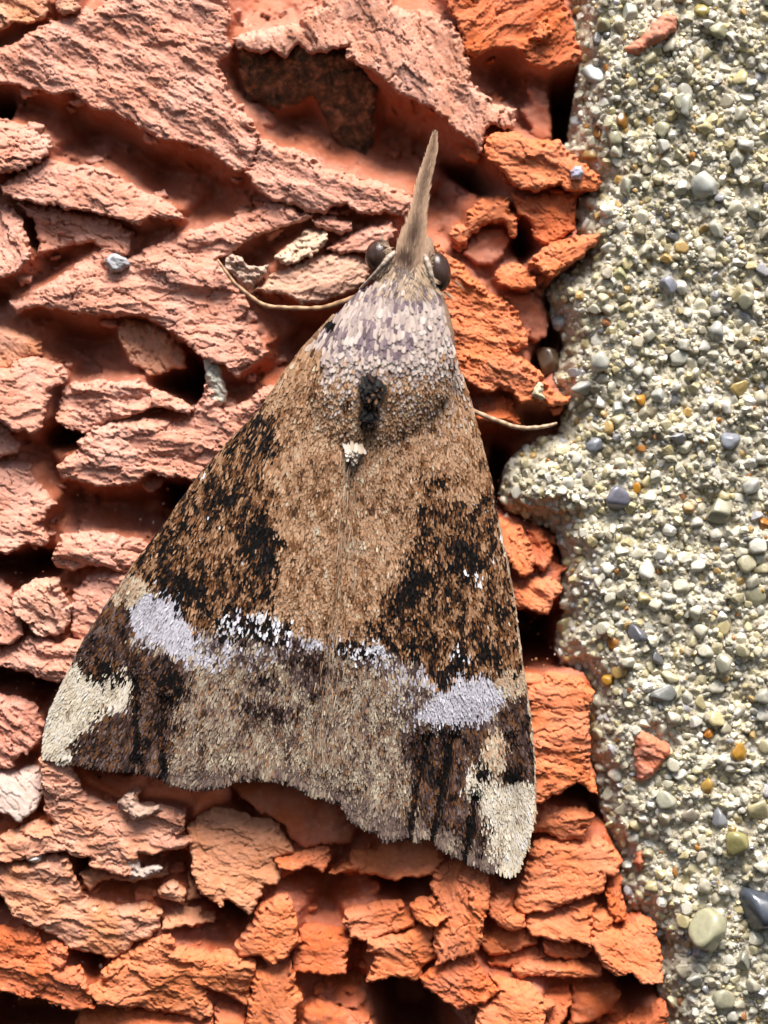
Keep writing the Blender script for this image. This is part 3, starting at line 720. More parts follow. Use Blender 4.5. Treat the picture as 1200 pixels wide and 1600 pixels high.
# brick body: everything behind and between the torn flakes
def build_brick():
    st = 3.5
    st = 3.0
    gx = np.arange(-120, 1068, st)
    gy = np.arange(-120, 1720, st)
    X, Y = np.meshgrid(gx, gy)
    ny, nx = X.shape
    LOW = -9.0
    seed = np.full((ny, nx), LOW)
    for fi, (poly, h0, ang, tint, style) in enumerate(FL):
        pl = flake_plane(fi, poly, style)
        P = np.asarray(poly, float)
        ix0, ix1 = np.searchsorted(gx, [P[:, 0].min() - 4, P[:, 0].max() + 4])
        iy0, iy1 = np.searchsorted(gy, [P[:, 1].min() - 4, P[:, 1].max() + 4])
        sub = (slice(iy0, iy1), slice(ix0, ix1))
        if X[sub].size == 0:
            continue
        sd = polysd(X[sub], Y[sub], poly)
        seed[sub] = np.where(sd < -4.0, np.maximum(seed[sub], h0 + pl(X[sub], Y[sub]) - 0.17), seed[sub])
    hole = np.zeros((ny, nx))
    for poly in HOLES:
        sd = polysd(X, Y, poly)
        hole = np.maximum(hole, sstep(6, -6, sd))
    wob = np.clip(1 + 0.35 * fbm(X / 70, Y / 70, 2, 4), 0.4, 2)
    s_up = (1.9 * wob * (1 + 0.45 * noise(X / 130, Y / 130, 14))) * (1 - hole) + 9 * hole      # floor falling away above a flake
    s_dn = (4.2 * wob) * (1 - hole) + 12.0 * hole       # wall below a flake's lower lip
    D = 1.8 + 0.3 * fbm(X / 120, Y / 120, 2, 8) + 2.2 * hole
    k = st / 100

    def sweep(B, S, axis, rev):
        B = B.copy()
        n = B.shape[axis]
        rngi = range(n - 2, -1, -1) if rev else range(1, n)
        for i in rngi:
            j = i + 1 if rev else i - 1
            pr = B[j] if axis == 0 else B[:, j]
            sl = S[i] if axis == 0 else S[:, i]
            sh = np.maximum(pr, np.maximum(np.concatenate([pr[1:], pr[-1:]]), np.concatenate([pr[:1], pr[:-1]])) - 0.5 * sl * k)
            if axis == 0:
                B[i] = np.maximum(B[i], sh - sl * k)
            else:
                B[:, i] = np.maximum(B[:, i], sh - sl * k)
        return B
    B1 = sweep(seed, s_up, 0, True)
    B2 = sweep(seed, s_dn, 0, False)
    s_h = 3.4 * (1 - hole) + 12 * hole
    B3 = sweep(seed, s_h, 1, True)
    B4 = sweep(seed, s_h, 1, False)
    B = np.maximum(np.maximum(B1, B2), np.maximum(B3, B4))
    B = np.maximum(B, -D)

    def blur(Z):
        Z = np.pad(Z, 1, mode='edge')
        Z = (Z[:-2] + 2 * Z[1:-1] + Z[2:]) / 4
        return (Z[:, :-2] + 2 * Z[:, 1:-1] + Z[:, 2:]) / 4
    Bb = blur(blur(blur(B)))
    B = np.where(seed > LOW + 1, np.minimum(Bb, B), Bb)
    B = B + 0.05 * fbm(X / 55, Y / 40, 3, 21) + 0.026 * fbm(X / 14, Y / 12, 3, 25) * (0.4 + sstep(-.2, .4, noise(X / 60, Y / 60, 29)) * 1.6)
    f1, f2, rn, ox, oy = worley(X / 17 + .3 * noise(X / 9, Y / 9, 33), Y / 12 + .3 * noise(X / 9, Y / 9, 34), 35)
    patch = sstep(0.02, 0.35, noise(X / 75, Y / 55, 36) + 0.3 * noise(X / 20, Y / 20, 37))
    B = B + patch * (0.20 * (rn[0] - 0.5) + 0.14 * ((rn[1] - .5) * ox + (rn[2] - .5) * oy) - 0.05 * np.clip(1 - (f2 - f1) / 0.15, 0, 1))
    g1, g2, rn, ox, oy = worley(X / 9, Y / 7.5, 41)
    gp = sstep(-0.25, 0.3, noise(X / 50, Y / 40, 42))
    B = B + gp * (0.035 * (rn[0] - 0.5) - 0.02 * np.clip(1 - (g2 - g1) / 0.25, 0, 1)) + 0.010 * fbm(X / 5, Y / 5, 2, 43)
    pit = noise(X / 9, Y / 9, 31)
    B = B - 0.06 * sstep(0.52, 0.7, pit)
    B = np.where(seed > LOW + 1, np.minimum(B, seed), B)
    # drops away behind the mortar joint
    sdm = polysd(X, Y, MORTAR_POLY)
    B = np.where(sdm < 0, np.minimum(B, -1.7), B)
    BASE.update(gx=gx, gy=gy, B=B, free=(seed < LOW + 1) & (hole < 0.3) & (sdm > 8))
    V = wall_pt(X.ravel(), Y.ravel(), B.ravel())
    idx = np.arange(ny * nx).reshape(ny, nx)
    Q = np.stack([idx[:-1, :-1], idx[1:, :-1], idx[1:, 1:], idx[:-1, 1:]], -1).reshape(-1, 4)
    # a back so that the brick is a solid block
    bx = np.array([gx[0], gx[-1], gx[-1], gx[0]])
    by = np.array([gy[0], gy[0], gy[-1], gy[-1]])
    nb = len(V)
    V = np.concatenate([V, wall_pt(bx, by, np.full(4, -7.0))])
    o = mesh_obj('brick', V, [Q, np.array([[nb, nb + 1, nb + 2, nb + 3]])], M_FLOOR, wall)
    o.color = tuple(A(204, 100, 50)) + (1,)
    return o


brick = build_brick()
brick['label'] = 'torn orange brick face with dark clefts between its flakes'
for i, f in enumerate(FL):
    build_flake(i, *f, brick)


# small broken chips lodged on the ledges and in the joints between the flakes
def build_chips(count=150):
    r = random.Random(77)
    gx, gy, B, free = BASE['gx'], BASE['gy'], BASE['B'], BASE['free']
    placed, tries = [], 0
    while len(placed) < count and tries < 12000:
        tries += 1
        x, y = r.uniform(-10, 1030), r.uniform(-10, 1610)
        ix, iy = int((x - gx[0]) / (gx[1] - gx[0])), int((y - gy[0]) / (gy[1] - gy[0]))
        if ix >= B.shape[1] - 1 or not free[iy, ix] or B[iy, ix] < -0.75:
            continue
        if noise(np.float64(x / 80), np.float64(y / 60), 78) < r.uniform(-0.4, 0.3):
            continue
        if polysd(np.array([x]), np.array([y]), BODY_ZONE)[0] < 25:
            continue
        rad = r.uniform(6, 11) if r.random() < .7 else r.uniform(11, 19)
        if any((a - x) ** 2 + (b - y) ** 2 < (0.7 * (c + rad)) ** 2 for a, b, c in placed):
            continue
        placed.append((x, y, rad))
        k = r.randint(6, 9)
        a0, asp, rot = r.uniform(0, 6), r.uniform(0.5, 0.95), r.uniform(-0.6, 0.9)
        poly = []
        for q in range(k):
            a = a0 + q * 2 * math.pi / k + r.uniform(-.3, .3)
            rr = rad * r.uniform(0.7, 1.2)
            px, py = rr * math.cos(a), rr * asp * math.sin(a)
            poly.append((x + px * math.cos(rot) - py * math.sin(rot), y + px * math.sin(rot) + py * math.cos(rot)))
        left = sstep(750, 350, x) * sstep(1350, 1000, y)
        tint = np.array(RD) * (1 - left) + np.array(PK) * left
        build_flake(200 + len(placed), poly, float(B[iy, ix]) + r.uniform(0.05, 0.14), r.uniform(-40, 60), np.minimum(tint * r.uniform(0.85, 1.1), 0.8), 't', brick, 2.2)


BODY_ZONE = [(575, 432), (440, 585), (205, 885), (65, 1185), (484, 1236), (797, 1373), (838, 1217), (753, 687), (680, 455), (680, 200)]
build_chips()


# loose grit lodged on the torn clay
def build_grit(n=6500):
    bpy.context.view_layer.update()
    dg = bpy.context.evaluated_depsgraph_get()
    r = random.Random(5)
    V0 = np.array([(1, 0, 0), (-1, 0, 0), (0, 1, 0), (0, -1, 0), (0, 0, 1), (0, 0, -1)], float)
    F0 = np.array([(0, 2, 4), (2, 1, 4), (1, 3, 4), (3, 0, 4), (2, 0, 5), (1, 2, 5), (3, 1, 5), (0, 3, 5)])
    pal = [A(236, 210, 196), A(230, 160, 130), A(226, 130, 84), A(240, 232, 222), A(90, 70, 56), A(40, 30, 24), A(206, 150, 110)]
    VV, FF, CC, k = [], [], [], 0
    for _ in range(n):
        x, y = r.uniform(-20, 1030), r.uniform(-20, 1620)
        if noise(np.float64(x / 70), np.float64(y / 70), 71) < r.uniform(-0.8, 0.5):
            continue
        hit, loc, nor, *_q = S.ray_cast(dg, Vector(((x - 600) / 100, -6, (800 - y) / 100)), Vector((0, 1, 0)))
        if not hit or (nor.z < -0.3):
            continue
        rad = r.uniform(0.008, 0.022) if r.random() < .9 else r.uniform(0.022, 0.045)
        Rm = np.array(Euler((r.uniform(0, 6), r.uniform(0, 6), r.uniform(0, 6))).to_matrix())
        VV.append((V0 * (rad * np.array([r.uniform(.7, 1.5), r.uniform(.5, 1), r.uniform(.6, 1.2)])) * (1 + np.array([[r.uniform(-.3, .3)] for _ in range(6)]))) @ Rm.T + np.array(loc))
        FF.append(F0 + k)
        k += 6
        CC.append(np.tile(np.array(r.choices(pal, (5, 6, 6, 3, 2, 2, 4))[0]), (6, 1)))
    g = mesh_obj('clay_grit', np.concatenate(VV), np.concatenate(FF), M_GRIT, brick, False, None, np.concatenate(CC))
    g['kind'] = 'stuff'


build_grit()

# ------------------------------------------------------------------ mortar joint
def mortar_h(px, py):
    sd = polysd(px + 4 * noise(px / 15, py / 15, 61), py + 4 * noise(px / 15, py / 15, 62), MORTAR_POLY)
    d = np.maximum(-sd, 0)
    roll = np.clip(1 - d / 70, 0, 1)
    h = 0.02 + 0.10 * fbm(px / 110, py / 110, 2, 63) + 0.10 * fbm(px / 34, py / 34, 3, 64) - 0.75 * roll ** 2.2
    return h, sd


def build_mortar():
    def hf(px, py, d, nx, ny):
        h, _ = mortar_h(px, py)
        pit = fbm(px / 9, py / 9, 3, 66)
        return h + 0.05 * pit - 0.08 * sstep(0.45, 0.75, noise(px / 16, py / 16, 69)) + 0.02 * noise(px / 3, py / 3, 68)
    return plate('mortar_joint', MORTAR_POLY, 3.0, hf, M_MORTAR, wall, warp=4, wseed=70, skirt=((2, .1), (4, .4), (6, 1.6)))


mortar = build_mortar()
mortar['label'] = 'pale sandy mortar packed with translucent grains'

import bmesh


def grain_mesh(sub, seed, angular):
    bm = bmesh.new()
    bmesh.ops.create_icosphere(bm, subdivisions=sub, radius=1)
    r = random.Random(seed)
    cuts = [(Vector((r.gauss(0, 1), r.gauss(0, 1), r.gauss(0, 1))).normalized(), r.uniform(0.45, 0.88)) for _ in range(angular)]
    from mathutils import noise as mn
    for v in bm.verts:
        co = v.co.copy()
        co *= 1 + 0.22 * mn.noise(co * 1.3 + Vector((seed * 3.1, 0, 0))) + 0.05 * mn.noise(co * 4 + Vector((0, seed * 1.7, 0)))
        for n, d in cuts:
            t = co.dot(n) - d
            if t > 0:
                co -= n * t * 0.9
        v.co = co
    V = np.array([v.co[:] for v in bm.verts])
    F = np.array([[v.index for v in f.verts] for f in bm.faces])
    bm.free()
    return V, F


GP_HI = [grain_mesh(3, s, 7 + s % 5) for s in range(18)]
GP_LO = [grain_mesh(2, 40 + s, 7 + s % 5) for s in range(24)]
GPAL = [A(234, 230, 210), A(228, 220, 184), A(238, 234, 214), A(220, 218, 206), A(222, 210, 164), A(210, 202, 180), A(246, 244, 234), A(214, 180, 116), A(210, 148, 76), A(140, 140, 144), A(176, 166, 140), A(184, 128, 82), A(196, 196, 204)]
GW = np.array([16, 18, 16, 12, 13, 9, 16, 3.2, 1.0, 1.4, 4, 0.6, 4])
GW = GW / GW.sum()
GPAL = [np.array(c) * (1.10, 1.05, 0.97) for c in GPAL]

# grains that catch the eye in the photograph: x, y, rx, ry, colour
SPECIAL = [
    (937, 563, 20, 21, (225, 222, 206)), (915, 606, 26, 17, (214, 212, 200)), (1099, 286, 26, 27, (222, 222, 210)),
    (978, 292, 13, 17, (225, 222, 196)), (880, 500, 15, 14, (196, 200, 200)), (862, 562, 24, 30, (120, 96, 70)),
    (995, 763, 9, 10, (226, 160, 50)), (1000, 625, 10, 10, (224, 160, 60)), (972, 188, 11, 17, (176, 122, 50)), (937, 205, 9, 16, (150, 100, 40)),
    (1108, 1146, 10, 9, (216, 140, 50)), (952, 1066, 12, 11, (226, 170, 60)), (965, 778, 22, 20, (150, 148, 160)),
    (1035, 1082, 26, 16, (140, 140, 132)), (1190, 1418, 36, 42, (92, 98, 108)), (996, 990, 14, 20, (130, 128, 134)),
    (1104, 1450, 32, 36, (205, 200, 164)), (905, 182, 11, 11, (205, 208, 205)), (1070, 168, 14, 20, (214, 212, 195)),
    (930, 113, 22, 15, (205, 208, 200)), (1125, 800, 26, 24, (196, 190, 160)), (1140, 690, 18, 18, (170, 172, 180)),
    (1152, 1175, 14, 18, (226, 170, 70)), (1106, 1228, 12, 14, (222, 176, 90)), (1044, 445, 17, 17, (180, 180, 190)),
    (1010, 890, 15, 22, (220, 216, 200)), (965, 640, 14, 14, (206, 204, 190)), (1180, 1265, 20, 22, (222, 208, 160)), (1150, 1315, 20, 24, (190, 180, 120)),
    (1041, 1250, 17, 19, (214, 210, 184)), (1075, 1275, 16, 15, (186, 170, 150)), (1125, 1280, 15, 17, (168, 168, 170)), (905, 30, 10, 16, (215, 212, 190)),
    (945, 38, 13, 16, (200, 192, 150)), (985, 20, 16, 18, (215, 215, 196)), (1095, 20, 13, 16, (190, 170, 96)), (1120, 50, 16, 14, (196, 190, 150)),
    (1065, 165, 15, 19, (210, 206, 176)), (1035, 205, 15, 15, (212, 205, 170)), (960, 215, 14, 17, (190, 184, 150)), (1190, 1090, 14, 16, (205, 200, 180)),
    (1180, 930, 15, 18, (214, 206, 170)), (1130, 1040, 16, 20, (196, 190, 165)), (1175, 760, 16, 16, (216, 212, 200)), (1165, 880, 14, 15, (216, 206, 170)),
    (1155, 605, 16, 17, (220, 190, 120)), (1060, 560, 15, 14, (218, 214, 196)), (1120, 520, 15, 18, (210, 208, 196)), (1165, 470, 15, 14, (206, 200, 170)),
    (1180, 330, 15, 15, (190, 186, 160)), (1150, 250, 14, 15, (205, 200, 180)), (1120, 360, 16, 14, (216, 212, 190)), (970, 430, 14, 15, (206, 200, 150)),
    (1030, 620, 14, 13, (220, 217, 205)), (930, 695, 16, 14, (165, 168, 176)), (1025, 745, 14, 12, (220, 216, 196)), (1020, 1490, 9, 10, (196, 188, 150)),
    (1130, 1560, 18, 17, (196, 190, 160)), (1085, 1530, 15, 14, (220, 216, 200)), (1175, 1540, 14, 15, (214, 206, 180)), (1160, 1500, 16, 15, (182, 178, 160)),
]


def pack():
    pts, cells, C = [], {}, 24.0

    def ok(x, y, r):
        cx, cy = int(x // C), int(y // C)
        for i in range(cx - 3, cx + 4):
            for j in range(cy - 3, cy + 4):
                for (a, b, s) in cells.get((i, j), ()):
                    if (a - x) ** 2 + (b - y) ** 2 < (0.64 * (r + s)) ** 2:
                        return False
        return True

    def add(x, y, r):
        pts.append((x, y, r))
        cells.setdefault((int(x // C), int(y // C)), []).append((x, y, r))
    for (x, y, rx, ry, c) in SPECIAL:
        add(x, y, (rx + ry) / 2)
    for p in FRAG_CENTRES:
        cells.setdefault((int(p[0] // C), int(p[1] // C)), []).append(p)
    n0 = len(pts)
    r = random.Random(3)
    big = np.array([(r.uniform(780, 1320), r.uniform(-50, 1650)) for _ in range(52000)])
    sd = polysd(big[:, 0], big[:, 1], MORTAR_POLY)
    for k, ((x, y), s) in enumerate(zip(big, sd)):
        if s > -3:
            continue
        if k < 2000:
            rad = r.uniform(8.5, 13.5)
        elif k < 14000:
            rad = r.uniform(5.5, 9)
        else:
            rad = r.uniform(2.4, 5.2)
        if ok(x, y, rad):
            add(x, y, rad)
    return pts, n0


FRAG_CENTRES = [(1000, 70, 14), (1020, 55, 14), (1036, 40, 14), (1010, 1165, 18), (1018, 1185, 18), (1003, 1345, 9)]
pts, nspec = pack()
GR_MESH = []
for k, (V, F) in enumerate(GP_HI):
    me = bpy.data.meshes.new('sand_grain')
    me.from_pydata([tuple(v) for v in V], [], [tuple(f) for f in F])
    me.materials.append(M_GRAIN)
    me.polygons.foreach_set('use_smooth', np.ones(len(F), bool))
    me.update()
    GR_MESH.append(me)
P = np.array(pts)
hm, sdm = mortar_h(P[:, 0], P[:, 1])
vis = (P[:, 0] < 1215) & (P[:, 1] > -15) & (P[:, 1] < 1615)
rank = np.where(vis, P[:, 2], 0)
rank[:nspec] = 99
single = set(np.argsort(-rank)[:296].tolist())
rg = random.Random(21)
SV, SF, SC, nv = [], [], [], 0
for i, (x, y, r) in enumerate(pts):
    if i in single:
        o = bpy.data.objects.new('sand_grain', rg.choice(GR_MESH))
        COL.objects.link(o)
        o.parent = mortar
        if i < nspec:
            _, _, rx, ry, c = SPECIAL[i]
            col = A(*c)
            th = 0.9 * min(rx, ry)
            lift = 0.35
        else:
            rx, ry = r * rg.uniform(0.85, 1.25), r * rg.uniform(0.8, 1.15)
            col = np.array(GPAL[rng.choice(len(GPAL), p=GW)]) * rg.uniform(0.8, 1.1)
            th = r * 0.95
            lift = rg.uniform(-0.35, 0.3)
        o.scale = (rx / 100, th / 100, ry / 100)
        o.rotation_euler = (rg.uniform(-.5, .5), rg.uniform(-.6, .6), rg.uniform(-.5, .5))
        o.location = tuple(wall_pt(np.float64(x), np.float64(y), hm[i] + lift * th / 100))
        o.color = tuple(col) + (1,)
    else:
        V, F = rg.choice(GP_LO)
        sc = np.array([r * rg.uniform(0.8, 1.3), r * rg.uniform(.7, 1.1), r * rg.uniform(0.8, 1.2)]) / 100
        R = np.array(Euler((rg.uniform(0, 6.3), rg.uniform(0, 6.3), rg.uniform(0, 6.3))).to_matrix())
        W = (V * sc) @ R.T + wall_pt(np.float64(x), np.float64(y), hm[i] + rg.uniform(-0.65, 0.35) * r / 100)
        SV.append(W)
        SF.append(F + nv)
        nv += len(V)
        col = np.array(GPAL[rng.choice(len(GPAL), p=GW)]) * rg.uniform(0.75, 1.12)
        SC.append(np.tile(col, (len(V), 1)))
o = mesh_obj('fine_sand', np.concatenate(SV), np.concatenate(SF), M_FINE, mortar, False, None, np.concatenate(SC))
o['kind'] = 'stuff'

# bits of brick caught in the mortar
for k, (poly, hh) in enumerate([
    ([(977, 78), (985, 68), (1002, 60), (1015, 45), (1028, 28), (1045, 22), (1057, 30), (1055, 48), (1042, 60), (1028, 68), (1012, 80), (995, 88), (980, 88)], 0.16),
    ([(992, 1145), (1005, 1142), (1025, 1152), (1048, 1164), (1046, 1178), (1030, 1200), (1012, 1218), (999, 1222), (993, 1200), (991, 1170)], 0.14),
    ([(996, 1332), (1008, 1330), (1010, 1352), (1002, 1365), (992, 1352)], 0.10)]):
    c = np.mean(np.array(poly), 0)
    base, _ = mortar_h(np.array([c[0]]), np.array([c[1]]))

    def hf(px, py, d, nx, ny, b=base[0], s=300 + 9 * k, hh=hh):
        return b + hh + 0.5 * relief(px, py, 20, s) - 0.12 * np.clip(1 - d / 9, 0, 1) ** 2
    o = plate('brick_fragment', poly, 2.0, hf, [M_TOP, M_SIDE], mortar, warp=3, wseed=300 + k, skirt=((0, .08), (1, .2), (2, .4)))
    o.color = tuple(A(232, 142, 104)) + (1,)

# ------------------------------------------------------------------ the moth
moth = empty('moth', 'brown and grey snout moth resting head up on torn brick, wings folded into a triangle', 'moth', (-0.5, -0.3, 0))

MID = [(572, 560), (555, 690), (548, 770), (538, 860), (527, 950), (516, 1030), (504, 1100), (492, 1180), (484, 1236)]
COSTA_L = [(575, 432), (548, 460), (520, 490), (470, 545), (440, 585), (405, 640), (355, 690), (300, 755), (255, 820), (205, 885), (165, 945), (130, 1000), (100, 1060), (76, 1110), (67, 1150), (65, 1185)]
TERM_L = [(90, 1189), (117, 1187), (160, 1197), (207, 1200), (250, 1207), (267, 1219), (300, 1228), (335, 1226), (383, 1212), (420, 1213), (450, 1217), (477, 1230), (486, 1234)]
COSTA_R = [(680, 455), (693, 500), (707, 533), (720, 580), (733, 613), (753, 687), (770, 755), (780, 813), (790, 860), (802, 917), (811, 985), (820, 1050), (830, 1117), (836, 1180), (838, 1217), (838, 1273), (827, 1320), (812, 1358), (797, 1373)]
TERM_R = [(770, 1360), (733, 1343), (713, 1333), (690, 1322), (672, 1300), (650, 1310), (637, 1300), (622, 1306), (600, 1308), (588, 1291), (576, 1292), (550, 1277), (533, 1250), (500, 1240), (482, 1236)]
INNER_L = [(500, 1236), (510, 1180), (522, 1100), (534, 1030), (545, 950), (556, 860), (566, 770), (575, 690), (590, 560)]
INNER_R = [(484, 1236), (490, 1180), (503, 1100), (514, 1030), (525, 950), (536, 860), (546, 770), (552, 690), (566, 560)]
WL = COSTA_L[2:] + TERM_L + INNER_L + [(560, 500)]
WR = COSTA_R[2:] + TERM_R + INNER_R + [(600, 500)]
STREAKS = [[(668, 1150), (655, 1215), (640, 1296)], [(706, 1150), (692, 1225), (678, 1300)], [(742, 1245), (736, 1290), (728, 1330)], [(213, 1060), (214, 1120), (212, 1190)], [(257, 1090), (253, 1150), (256, 1205)], [(800, 1150), (796, 1260), (790, 1350)]]


def wing_h(px, py, side):
    dc = linedist(px, py, COSTA_L if side < 0 else COSTA_R)
    dm = linedist(px, py, MID)
    u = dc / (dc + dm + 1e-6)
    ridge = np.interp(py, [450, 560, 700, 900, 1100, 1240, 1380], [1.15, 1.2, 1.05, 0.86, 0.66, 0.50, 0.42])
    edge = np.interp(py, [450, 560, 700, 900, 1100, 1240, 1380], [0.72, 0.62, 0.45, 0.34, 0.30, 0.30, 0.30])
    z = edge + (ridge - edge) * (1 - (1 - u) ** 1.9)
    z = z + 0.035 * fbm(px / 90, py / 120, 2, 81)
    z = z - 0.10 * np.exp(-(dm / 9.0) ** 2) * sstep(640, 760, py)
    for s in STREAKS:
        z = z - 0.12 * np.exp(-(linedist(px, py, s) / 12.0) ** 2)
    an = np.arctan2(px - (610 if side > 0 else 575), py - (250 if side > 0 else 330))
    z = z + 0.016 * np.cos(an * 2 * np.pi / 0.052 + noise(px / 80, py / 200, 83)) * sstep(900, 1200, py) + 0.012 * noise(an * 60, py / 260, 84)
    z = z + (0.012 if side > 0 else -0.012)
    return z


# --- wing pattern: which scale colours stand where
C_TAN, C_TAN2, C_MID, C_BRN, C_DK, C_BK = A(203, 163, 129), A(183, 141, 107), A(150, 110, 79), A(110, 72, 42), A(54, 33, 22), A(13, 8, 6)
C_RUST, C_WH, C_LAV, C_LAV2, C_CRM, C_CRM2, C_GT, C_GT2, C_PUR, C_PUR2 = A(146, 94, 54), A(236, 236, 240), A(214, 209, 218), A(182, 177, 184), A(238, 226, 206), A(216, 200, 172), A(182, 164, 142), A(152, 131, 112), A(112, 92, 86), A(74, 56, 52)
REG = {
    'base': ([C_TAN, C_TAN2, C_MID, C_BRN, C_RUST, C_DK, C_CRM2], [32, 32, 19, 9, 5, 4, 3]),
    'dark': ([C_TAN2, C_MID, C_BRN, C_DK, C_BK, C_RUST, C_WH], [13, 17, 20, 22, 24, 3, 0.3]),
    'black': ([C_BK, C_DK, C_BRN], [80, 14, 6]),
    'white': ([C_WH, C_LAV, C_BK, C_DK], [26, 14, 42, 18]),
    'lav': ([C_LAV, C_LAV2, C_WH, C_PUR], [56, 40, 4, 3]),
    'lavmix': ([C_LAV2, C_GT, C_PUR, C_PUR2, C_LAV], [24, 24, 26, 14, 12]),
    'cream': ([C_CRM, C_CRM2, C_WH, C_GT, C_BRN], [52, 34, 3, 10, 2]),
    'creamtan': ([C_CRM2, C_TAN, C_GT, C_BRN], [36, 30, 20, 14]),
    'grey': ([C_GT, C_GT2, C_MID, C_PUR, C_DK, C_CRM2], [25, 28, 15, 16, 12, 4]),
    'greydk': ([C_GT2, C_PUR, C_PUR2, C_DK, C_BK], [16, 26, 28, 20, 10]),
    'brownpur': ([C_PUR, C_PUR2, C_BRN, C_DK, C_BK], [16, 30, 18, 24, 12]),
    'marg': ([C_PUR, C_GT2, C_PUR2, C_GT], [42, 24, 22, 12]),
    'thorax': ([A(222, 202, 188), A(206, 184, 170), A(178, 158, 152), A(140, 120, 124), A(238, 224, 214), A(160, 140, 144)], [24, 24, 18, 12, 14, 8]),
    'thdark': ([A(118, 98, 106), A(146, 126, 134), A(172, 154, 150), A(88, 70, 74)], [34, 32, 18, 16]),
    'tuftwh': ([A(226, 212, 196), A(210, 186, 160)], [60, 40]),
}
